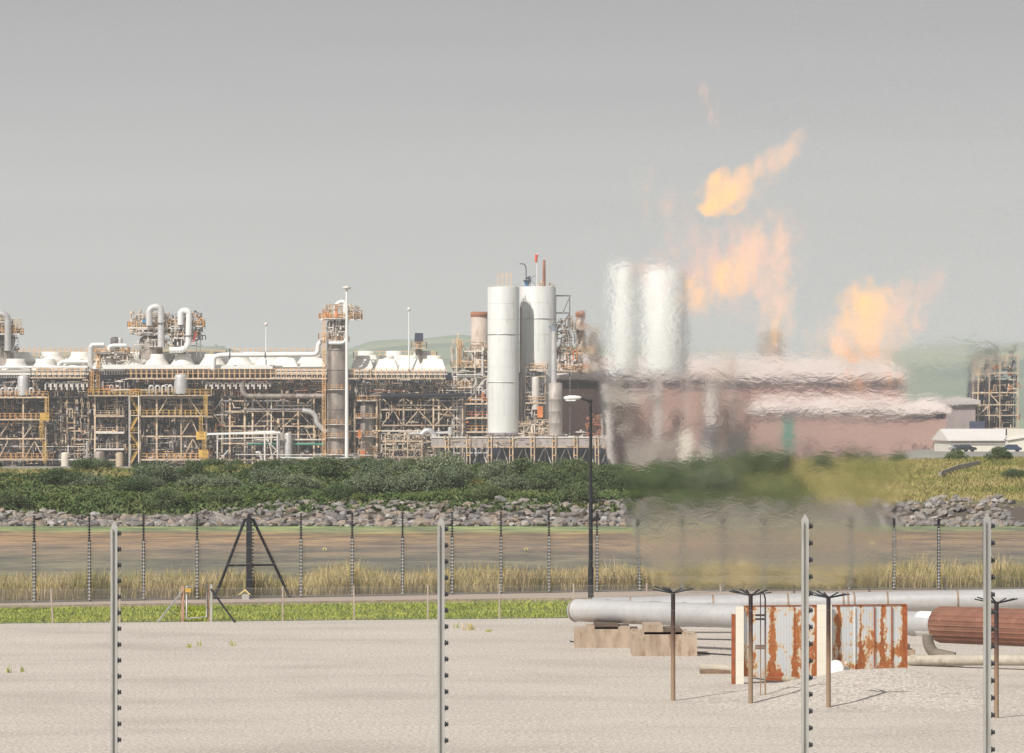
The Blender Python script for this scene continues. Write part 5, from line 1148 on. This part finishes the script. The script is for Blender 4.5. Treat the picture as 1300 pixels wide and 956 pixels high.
# --- trestle bridge in front
tb = thing("trestle_gallery", "long grey enclosed gallery on pale trestle legs above the bushes", "gallery", loc=tuple(Q(655, 590, -8)))
a, c = Q(548, 568, -8), Q(771, 556, -4); MB().bb(a.x, c.x, a.y, c.y, a.z, c.z).build("gallery_body", mat("gallery_cladding", (.40, .36, .34), .7, 0, .15, .25, streak=(1, 1, .2), dirt=(.28, .22, .18), dirt_amt=.4), tb)
MB().bb(a.x - .2, c.x + .2, a.y - .2, c.y + .2, c.z + .003, c.z + .35).build("gallery_roof", M_pale, tb); MB().bb(a.x, c.x, a.y - .1, a.y - .003, a.z - .05, a.z + .3).build("sill_beam", M_steel, tb)
for x in range(568, 772, 27):
    for dx in (-2, 2): MB().bar(Q(x + dx, 592, -8.3), Q(x + dx, 553, -8.3), .3).build("leg", M_steel, tb)
    for y in (560, 568, 578): MB().bar(Q(x - 2, y, -8.4), Q(x + 2, y, -8.4), .2).build("cross_tie", M_rail, tb)
    MB().bar(Q(x - 10, 570, -6), Q(x - 4, 588, -6), .22).build("brace", M_pale, tb); MB().bar(Q(x + 14, 570, -6), Q(x + 6, 588, -6), .22).build("brace", M_pale, tb)
shade_sheet(546, 772, 568, 593, 4, "added dark shade sheet behind the trestle legs")  # added sheet, shade beneath the gallery put into its colour
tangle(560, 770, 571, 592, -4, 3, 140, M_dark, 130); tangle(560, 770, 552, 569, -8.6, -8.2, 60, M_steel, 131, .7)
pipe([(536, 552, -6), (541, 547, -6), (547, 547, -6), (552, 553, -6), (552, 557, -6)], .8, M_lag, "silver hooped pipe at the near end of the grey gallery", bend=1.3, seg=12); pipe([(520, 551, -5), (575, 549, -5)], .35, M_lag, "silver pipe lying over the near end of the grey gallery"); vessel(572, 542, 552, 3, -6, "small silver dome on the grey gallery's near end", M_lag, cat="drum", name="upright_drum")
frame([490, 500, 518, 536], [580, 571, 560, 552], -4, 1, "small pale frame below the crossed braces by the grey gallery", [(494, 590, 500, 574), (518, 590, 530, 572), (524, 572, 536, 560)], m=M_steel, cw=.24, bw=.22)
tangle(484, 560, 548, 590, -4, 0, 120, M_steel, 132); tangle(484, 560, 545, 575, -4, 0, 60, M_cream, 133); tangle(455, 480, 545, 590, -1, 1, 40, M_steel, 134)
MB().bb(qx(458), qx(464), 997, 998, qz(592), qz(572)).build("orange_duct", M_orange, label="orange upright duct at the foot of the shorter stained vessel", cat="duct"); MB().bb(qx(455), qx(459), 996, 997, qz(556), qz(546)).build("orange_casing", M_orange, label="small orange panel halfway down the shorter stained vessel", cat="panel")

# --- mauve hall
def hall(x0, x1, yeave, yroof, ybase, dep, depth, label, wall_bands=(), door=None, mw=None, mr=None, over=1.2, fascia=0, ridge=None):
    o = thing("industrial_hall", label, "hall", loc=(qx((x0 + x1) / 2), 1000 + dep, qz(ybase))); a, c = Q(x0, ybase, dep), Q(x1, yeave, dep + depth)
    MB().bb(a.x, c.x, a.y, c.y, 0, c.z).build("wall", mw or M_hall, o)
    mb = MB(); zr = qz(yroof); ye = c.z
    vs = [(a.x - over, a.y - over, ye + .01), (c.x + over, a.y - over, ye + .01), (c.x + over, c.y + over, ye + .01), (a.x - over, c.y + over, ye + .01), (a.x - over, a.y - over, ye + 1.1), (c.x + over, a.y - over, ye + 1.1), (c.x - 3, (a.y + c.y) / 2, zr), (a.x + 3, (a.y + c.y) / 2, zr), (a.x - over, c.y + over, ye + 1.1), (c.x + over, c.y + over, ye + 1.1)]
    mb.add(vs, [(0, 3, 2, 1), (0, 1, 5, 4), (4, 5, 6, 7), (1, 2, 9, 5), (5, 9, 6), (3, 0, 4, 8), (4, 7, 8), (2, 3, 8, 9), (7, 6, 9, 8)]); mb.build("roof", mr or M_hallroof, o)
    for ox0, ox1, oy0, oy1, m in wall_bands: q0, q1 = Q(ox0, oy1, dep), Q(ox1, oy0, dep); MB().bb(q0.x, q1.x, q0.y - .12, q0.y - .003, q0.z, q1.z).build("shade_or_rib_strip", m, o)
    if door: q0, q1 = Q(door[0], door[3], dep), Q(door[1], door[2], dep); MB().bb(q0.x, q1.x, q0.y - .15, q0.y - .004, max(0, q0.z), q1.z).build("door", door[4], o)
    return o
M_purple = mat("painted_eave_shade", (.06, .05, .065), .8, 0, .2, .3)  # shadow beneath the hall roofs, painted as a dark band
hall(698, 1158, 480, 446, 592, 22, 60, "very long mauve clad hall with pale roof and painted shade band under its eave behind the hot air", [(714, 1156, 481.5, 492, M_purple)] + [(x, x + 1.2, 493, 560, M_steel2) for x in range(760, 1150, 36)], mr=M_hallroof)
hall(958, 1205, 523, 504, 592, 8, 12, "lower mauve clad hall with pale roof and green door in front of the long hall", [(960, 1203, 524, 531, M_purple)], (998, 1009, 534, 570, M_green))
hall(1166, 1256, 512, 500, 592, 30, 25, 'low grey mauve shed between the halls and the open tower', mw=mat('grey_mauve_cladding', (.36, .30, .29), .6, 0, .15, .3), mr=mat('grey_shed_roof', (.50, .46, .44), .6, 0, .1, .3))
a = Q(684, 592, 20); MB().bb(qx(683), qx(697.5), 1020, 1060, 0, qz(472)).build("hall_annex", mat("annex_white", (.72, .70, .68), .5, 0, .05, .3), label="narrow white annexe closing the near end of the mauve hall", cat="annexe")
# kit seen through the hot air
silo(789, 15, 346, 476, 24 - 60, "white silo blurred by hot air, first of the pair over the mauve hall", ())
silo(837, 27, 350, 476, 24 - 60, "broad white silo blurred by hot air, second of the pair over the mauve hall", ())
for o_, lb, x, r, yt, m in (("grey_duct_stack", "fat pale duct stack against the mauve hall beside the lamp lantern", 777, 11, 482, M_vessel), ("grey_duct_stack", "narrow pale duct against the mauve hall", 838, 5, 484, M_pale), ("grey_duct_stack", "pale duct in the middle of the mauve hall", 907, 8, 484, M_pale)):
    MB().cyl(Q(x, 592, 15), Q(x, yt, 15), r * PX, seg=16).build(o_, mat("duct_beige", (.55, .50, .46), .6, 0, .1, .4), label=lb, cat="duct")
for lb, x, r, yt, m in (("short brown stack behind the roof of the lower hall", 1000, 10, 414, M_vessel), ("rust stained duct rising on the long hall roof", 984, 3, 418, M_vessel), ("squat pale stack on the long hall's roof near the silos", 866, 8, 430, M_cream)):
    MB().cyl(Q(x, 470, 50), Q(x, yt, 50), r * PX, seg=14).build("roof_stack", m, label=lb, cat="stack")
for k, (x0, x1, y0, y1, m, lb) in enumerate(((862, 880, 548, 592, M_cream, "cream container at the foot of the mauve hall"), (890, 912, 540, 592, M_steel2, "dark container beside the cream one"), (892, 916, 570, 592, M_cream, "cream cabin in front of the dark container"), (920, 950, 545, 592, M_vessel, "brown grey cabin at the foot of the mauve hall"), (800, 856, 558, 592, M_vessel, "long pale cabin at the foot of the mauve hall"))):
    MB().bb(qx(x0), qx(x1), 1001 - k * 2, 1004 - k * 2 , 0, qz(y0)).build("site_cabin", m, label=lb, cat="cabin")
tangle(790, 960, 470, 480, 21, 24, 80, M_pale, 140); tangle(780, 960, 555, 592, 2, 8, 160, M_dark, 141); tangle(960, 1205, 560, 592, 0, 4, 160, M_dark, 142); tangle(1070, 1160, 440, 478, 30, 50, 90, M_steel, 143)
tangle(752, 775, 410, 470, 16, 20, 100, M_steel, 144); run_pipes(790, 950, 440, 590, 10, 18, 12, "mauve hall front", (.2, .5), [M_pale, M_cream, M_rust])

# --- east tower, white warehouse and cars
frame([1258, 1265, 1280, 1294, 1318], [543, 526, 512, 496, 470, 446], 40, 3, "dark open tower with pale members above the white warehouse", [(1265, 526, 1280, 513), (1280, 496, 1294, 512)], m=M_steel, cw=.3, bw=.3, gap=6)
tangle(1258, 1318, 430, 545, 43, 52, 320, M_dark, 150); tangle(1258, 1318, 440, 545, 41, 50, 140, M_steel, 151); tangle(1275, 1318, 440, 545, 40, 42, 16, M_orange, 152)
shade_sheet(1262, 1320, 478, 545, 56, "added dark shade sheet inside the open tower over the warehouse")  # added to darken the tower, its inner shade put into the colour
D = 800.0
def W8(x, y, dd=0): return W(x, y, D + dd)
o = thing("warehouse", "long low white warehouse with shallow pale roof past the mauve halls", "warehouse", loc=(W8(1260, 573).x, D, 4.2))
gx = W8(1276, 0).x; x0 = W8(1206, 0).x; x1 = gx + 16; ze = W8(0, 558).z; zr = W8(0, 544).z
MW = mat("warehouse_cream", (.74, .70, .62), .6, 0, .04, .2)
MB().bb(x0, gx, D, D + 30, 3.6, ze - .3).bb(gx + .01, x1, D - 3, D + 30, 3.6, ze + .2).build("wall", MW, o)
mb = MB(); mb.add([(x0 - .5, D - .6, ze - .25), (gx, D - .6, ze - .25), (gx, D - .6, ze), (x0 - .5, D - .6, ze), (x0 - .5, D + 15, zr), (gx + 2, D + 15, zr), (x0 - .5, D + 31, ze), (gx, D + 31, ze)], [(0, 1, 2, 3), (3, 2, 5, 4), (4, 5, 7, 6), (0, 3, 4, 6)])
mb.add([(gx, D - 3.4, ze - .2), (x1, D - 3.4, ze + 2.4), (x1, D - 3.4, ze + 2.8), (gx - .3, D - 3.4, ze + .1), (gx - .3, D + 31, ze + .1), (x1, D + 31, ze + 2.8)], [(0, 1, 2, 3), (3, 2, 5, 4)])
mb.build("roof", mat("warehouse_roof", (.76, .73, .70), .5, 0, .04, .2), o); MB().bb(gx, x1, D - 3.2, D - 2.99, ze + .2, ze + 2.2).build("gable", MW, o)
MB().bb(x0, gx, D - .2, D - .01, ze - 1.0, ze - .62).build("gutter_band", mat("gutter_grey", (.35, .33, .32), .5), o)
a = W8(1232, 545, 20); MB().bb(a.x, a.x + 3, a.y, a.y + 2, zr - .5, zr + 1.6).build("roof_unit", M_navy, label="dark unit poking above the warehouse roof by the open tower", cat="roof unit")
def car(px, dd, mcol, label, rev=1):
    p = W(px, 573, 780 + dd); z0 = zf(p.x, p.y); c = thing("parked_car", label, "car", "cars parked by the warehouse", loc=(p.x, p.y, z0)); L = 2.1
    prof = [(-L, .35), (-L, .8), (-1.6, .95), (-1.15, 1.42), (.6, 1.46), (1.25, .98), (2.0, .85), (L, .6), (L, .35)]
    MB().prism([(p.x + x * rev, z0 + z) for x, z in (prof if rev > 0 else prof[::-1])], p.y - .85, p.y + .85).build("body", mcol, c)
    g = [(-1.4, 1.0), (-1.08, 1.36), (.55, 1.40), (1.05, 1.0)]; MB().prism([(p.x + x * rev, z0 + z) for x, z in (g if rev > 0 else g[::-1])], p.y - .865, p.y + .865).build("window", M_navy, c)
    for x in (-1.3, 1.3): w_ = MB().cyl((p.x + x, p.y - .88, z0 + .33), (p.x + x, p.y + .88, z0 + .33), .33, seg=14).build("wheel", M_black, c)
    return c
car(1218, 0, mat("silver_car_paint", (.5, .52, .55), .3, .5, .05, 1), "silver car parked at the near corner of the white warehouse"); car(1283, -6, mat("blue_car_paint", (.05, .09, .16), .3, .3, .05, 1), "dark blue car parked by the warehouse gable", -1); car(1226, -3, mat("dark_car_paint", (.04, .045, .05), .3, .3, .05, 1), "black car half hidden beside the silver one")
# distant trees on the hill line
def far_tree(px, ybase, d, hgt, label):
    hgt *= 2.0
    p = W(px, ybase, d); t_ = thing("distant_tree", label, "tree", "distant trees on the skyline", loc=tuple(p)); MB().cyl(p - Vector((0, 0, 3)), p + Vector((0, 0, hgt * .5)), .5, .2, 6).build("trunk", M_branch, t_)
    v = []; n = 500; C_ = NP.randn(n, 3) * np.array([hgt * .38, hgt * .3, hgt * .22]) + np.array([0, 0, hgt * .6]); u = NP.randn(n, 3) * 1.1; q = NP.randn(n, 3) * 1.1
    vv = np.stack([C_ - u, C_ + q, C_ + u], 1).reshape(-1, 3); o = npmesh("crown", vv, (np.arange(n) * 3)[:, None] + [0, 1, 2], M_gorse); o.parent = t_
for i, px in enumerate((248, 256, 263, 271, 279)): far_tree(px, 451, 5400, R.uniform(4.5, 6.5), "tiny hazy tree on the skyline beside the twin column heads")
# ------------------------------------------------------------------ flames, hot air and haze
def flame_mat(name, dens, core, seed, nscale=1.7, thr=.45, wisp=(1.2, 1.2, .45)):
    m = bpy.data.materials.new(name); m.use_nodes = True; t = m.node_tree; t.nodes.remove(t.nodes["Principled BSDF"]); out = t.nodes["Material Output"]
    tc = t.nodes.new("ShaderNodeTexCoord"); ln = t.nodes.new("ShaderNodeVectorMath"); ln.operation = 'LENGTH'
    gg = t.nodes.new("ShaderNodeNewGeometry"); wn_ = t.nodes.new("ShaderNodeTexNoise"); wn_.inputs["Scale"].default_value = 1.9; wn_.inputs["Detail"].default_value = 3; t.links.new(gg.outputs["Position"], wn_.inputs["Vector"])
    sb = t.nodes.new("ShaderNodeVectorMath"); sb.operation = 'SUBTRACT'; sb.inputs[1].default_value = (.5, .5, .5); t.links.new(wn_.outputs["Color"], sb.inputs[0])
    sc_ = t.nodes.new("ShaderNodeVectorMath"); sc_.operation = 'SCALE'; sc_.inputs["Scale"].default_value = 1.7; t.links.new(sb.outputs[0], sc_.inputs[0])
    av = t.nodes.new("ShaderNodeVectorMath"); av.operation = 'ADD'; t.links.new(tc.outputs["Object"], av.inputs[0]); t.links.new(sc_.outputs[0], av.inputs[1]); t.links.new(av.outputs[0], ln.inputs[0])
    fall = t.nodes.new("ShaderNodeMapRange"); fall.inputs["From Min"].default_value = 1.0; fall.inputs["From Max"].default_value = .35; t.links.new(ln.outputs["Value"], fall.inputs[0])
    g = t.nodes.new("ShaderNodeNewGeometry"); mp = t.nodes.new("ShaderNodeMapping"); mp.inputs["Scale"].default_value = wisp; mp.inputs["Location"].default_value = (seed, seed * 2, 0); t.links.new(g.outputs["Position"], mp.inputs[0])
    n = t.nodes.new("ShaderNodeTexNoise"); n.inputs["Scale"].default_value = nscale; n.inputs["Detail"].default_value = 4; n.inputs["Roughness"].default_value = .6; t.links.new(mp.outputs[0], n.inputs["Vector"])
    r = t.nodes.new("ShaderNodeMapRange"); r.inputs["From Min"].default_value = thr - .09; r.inputs["From Max"].default_value = thr + .12; t.links.new(n.outputs[0], r.inputs[0])
    mu = t.nodes.new("ShaderNodeMath"); mu.operation = 'MULTIPLY'; t.links.new(fall.outputs[0], mu.inputs[0]); t.links.new(r.outputs[0], mu.inputs[1])
    m2 = t.nodes.new("ShaderNodeMath"); m2.operation = 'MULTIPLY'; t.links.new(mu.outputs[0], m2.inputs[0]); m2.inputs[1].default_value = dens
    ab = t.nodes.new("ShaderNodeVolumeAbsorption"); ab.inputs["Color"].default_value = (.0, .0, .0, 1); t.links.new(m2.outputs[0], ab.inputs["Density"])
    em = t.nodes.new("ShaderNodeEmission"); em.inputs["Color"].default_value = (*core, 1); t.links.new(m2.outputs[0], em.inputs["Strength"])
    ad = t.nodes.new("ShaderNodeAddShader"); t.links.new(ab.outputs[0], ad.inputs[0]); t.links.new(em.outputs[0], ad.inputs[1]); t.links.new(ad.outputs[0], out.inputs["Volume"])
    return m
HOT = (1.22, .70, .34); PEACH = (1.02, .66, .46); ORG = (1.05, .52, .26); FAINT = (.86, .58, .48)
DF = 128.6
def lobe(parent, cx, cy_, rx, ry, rot, dens, col, seed, thr=.42, depth=None, d=DF):
    """one tongue of fire: an ellipsoid of glowing gas, rx along its axis, ry across (photo pixels at the flame's distance)"""
    import bmesh
    c = W(cx, cy_, d); s = d / F; m = flame_mat("burning_gas", dens * 1.6, col, seed, thr=thr + .14)
    me = bpy.data.meshes.new("flame_tongue"); bm = bmesh.new(); bmesh.ops.create_icosphere(bm, subdivisions=3, radius=1.0); bm.to_mesh(me); bm.free(); me.materials.append(m)
    o = bpy.data.objects.new("flame_tongue", me); sc.collection.objects.link(o); o.scale = (rx * 1.25 * s, (depth or ry * .8) * s, ry * 1.35 * s); o.rotation_euler = (0, math.radians(-rot), 0); o.location = c - LOC[parent]; o.parent = parent; return o
def flame(label, x, y): return thing("gas_flame", label, "flame", "flames of burning gas", loc=tuple(W(x, y, DF)))
f = flame("detached bright flame streak slanting up, highest of the large flames", 950, 225)
lobe(f, 923, 243, 40, 24, 28, 2.2, HOT, 1, .34); lobe(f, 962, 222, 46, 20, 40, 1.6, PEACH, 2, .36); lobe(f, 995, 197, 38, 14, 56, 1.9, PEACH, 3, .34); lobe(f, 902, 262, 17, 12, 10, 1.6, HOT, 4, .36)
f = flame("tall wavering pale orange flame between the blurred silos and the lone right flame", 940, 370)
lobe(f, 912, 358, 52, 26, 35, 1.5, HOT, 5, .36); lobe(f, 965, 322, 56, 34, 60, 1.4, PEACH, 6, .38); lobe(f, 985, 388, 70, 22, 92, 1.2, PEACH, 7, .38); lobe(f, 986, 425, 30, 9, 90, 1.2, HOT, 8, .38); lobe(f, 935, 335, 85, 60, 30, .8, FAINT, 9, .40)
f = flame("faint pinkish flame wisp drifting over the blurred silos", 860, 290)
lobe(f, 858, 285, 80, 26, 125, .9, FAINT, 10, .42); lobe(f, 838, 342, 40, 22, 10, .9, FAINT, 11, .42)
f = flame("tiny faint flame wisp alone high in the sky", 903, 130); lobe(f, 905, 132, 34, 13, 110, 1.6, FAINT, 12, .42)
f = flame("broad bright flame standing over the lower mauve hall's roof", 1105, 410)
lobe(f, 1098, 394, 38, 32, 95, 1.3, HOT, 13, .33); lobe(f, 1128, 408, 56, 34, 60, .8, PEACH, 14, .36); lobe(f, 1100, 430, 58, 20, 4, .95, HOT, 15, .36); lobe(f, 1092, 444, 34, 15, 0, 1.7, ORG, 16, .38); lobe(f, 1160, 385, 64, 26, 62, 1.0, FAINT, 17, .42); lobe(f, 1062, 430, 34, 34, 90, 1.0, PEACH, 18, .40)
f = flame("low orange flame glowing across the edge of the long hall's roof", 1100, 483); lobe(f, 1103, 481, 46, 13, 0, .9, ORG, 19, .40)

# hot air: a pillow of heated gas with a slightly different refractive index, hovering just past the pipes
def plume():
    d0, thick = 134.5, .7; prof = [(752, 905, 1065), (742, 812, 1148), (705, 792, 1172), (650, 780, 1170), (600, 768, 1195), (560, 752, 1212), (520, 742, 1245), (480, 728, 1282), (440, 722, 1345), (400, 716, 1390), (330, 724, 1420), (250, 770, 1400), (170, 860, 1340), (120, 1000, 1200)]
    nu, nv = 120, 200; vs, heat = [], []
    ys = [752 - (752 + 60) * j / nv for j in range(nv + 1)]
    P = sorted(prof)
    for side in (-1, 1):
        for y in ys:
            a = interp([(p[0], p[1]) for p in P], y); b_ = interp([(p[0], p[2]) for p in P], y)
            ex = 9 * mnoise.noise((y * .02, 0, 3)); a += ex; b_ += 9 * mnoise.noise((y * .017, 5, 3))
            for i in range(nu + 1):
                u = i / nu; x = a + (b_ - a) * u; e = min(u * (b_ - a) / 60, (1 - u) * (b_ - a) / 130, (752 - y) / 22, 1.0, (y - 190) / 130); e = max(0, min(1, e)); ee = e * e * (3 - 2 * e)
                q = W(x, y, d0); q.y += side * (.02 + thick * .5 * ee) ; vs.append(tuple(q)); heat.append(ee * (1 + 2.6 * smooth(610, 690, y)))
    n = nu + 1; m = n * (nv + 1); fs = []
    for j in range(nv):
        for i in range(nu):
            k = j * n + i; fs.append((k, k + 1, k + n + 1, k + n)); fs.append((m + k, m + k + n, m + k + n + 1, m + k + 1))
    for j in range(nv):
        for i in (0, nu):
            k = j * n + i; fs.append((k, k + n, m + k + n, m + k) if i == 0 else (k, m + k, m + k + n, k + n))
    for i in range(nu):
        k = i; fs.append((k, m + k, m + k + 1, k + 1)); k = nv * n + i; fs.append((k, k + 1, m + k + 1, m + k))
    me = bpy.data.meshes.new("hot_air"); me.from_pydata(vs, [], fs); at = me.attributes.new("warmth", 'FLOAT', 'POINT'); at.data.foreach_set("value", heat)
    me.polygons.foreach_set("use_smooth", [True] * len(fs)); me.update()
    o = bpy.data.objects.new("hot_air", me); sc.collection.objects.link(o); o["kind"] = "stuff"
    mt = bpy.data.materials.new("heated_air"); mt.use_nodes = True; t = mt.node_tree; t.nodes.remove(t.nodes["Principled BSDF"])
    rf = t.nodes.new("ShaderNodeBsdfRefraction"); rf.inputs["Color"].default_value = (1, 1, 1, 1); rf.inputs["Roughness"].default_value = PL_ROUGH
    atn = t.nodes.new("ShaderNodeAttribute"); atn.attribute_name = "warmth"; mr = t.nodes.new("ShaderNodeMapRange"); mr.inputs["To Min"].default_value = 1.00001; mr.inputs["To Max"].default_value = PL_IOR
    mr.clamp = False; t.links.new(atn.outputs["Fac"], mr.inputs[0]); t.links.new(mr.outputs[0], rf.inputs["IOR"])
    g = t.nodes.new("ShaderNodeNewGeometry"); mp = t.nodes.new("ShaderNodeMapping"); mp.inputs["Scale"].default_value = (1, 1, 1.6); t.links.new(g.outputs["Position"], mp.inputs[0])
    n1 = t.nodes.new("ShaderNodeTexNoise"); n1.inputs["Scale"].default_value = 1.5; n1.inputs["Detail"].default_value = 4; n1.inputs["Roughness"].default_value = .6; n1.inputs["Distortion"].default_value = 1.2; t.links.new(mp.outputs[0], n1.inputs["Vector"])
    bn = t.nodes.new("ShaderNodeBump"); bn.inputs["Strength"].default_value = 1.0; bn.inputs["Distance"].default_value = PL_BUMP; t.links.new(n1.outputs[0], bn.inputs["Height"]); t.links.new(bn.outputs[0], rf.inputs["Normal"])
    t.links.new(rf.outputs[0], t.nodes["Material Output"].inputs["Surface"]); me.materials.append(mt)
PL_ROUGH, PL_IOR, PL_BUMP = .5, 1.0034, .11
plume()

# summer haze over the whole place, the sky outside it
mb = MB(); mb.bb(-1300, 1300, -40, 6700, -7, 190); hz = mb.build("haze", None, kind="stuff")
m = bpy.data.materials.new("summer_haze"); m.use_nodes = True; t = m.node_tree; t.nodes.remove(t.nodes["Principled BSDF"])
v = t.nodes.new("ShaderNodeVolumePrincipled"); v.inputs["Color"].default_value = (.88, .91, .96, 1); v.inputs["Density"].default_value = HAZE if 'HAZE' in globals() else .00013; v.inputs["Anisotropy"].default_value = 0.0
t.links.new(v.outputs[0], t.nodes["Material Output"].inputs["Volume"]); hz.data.materials.append(m)
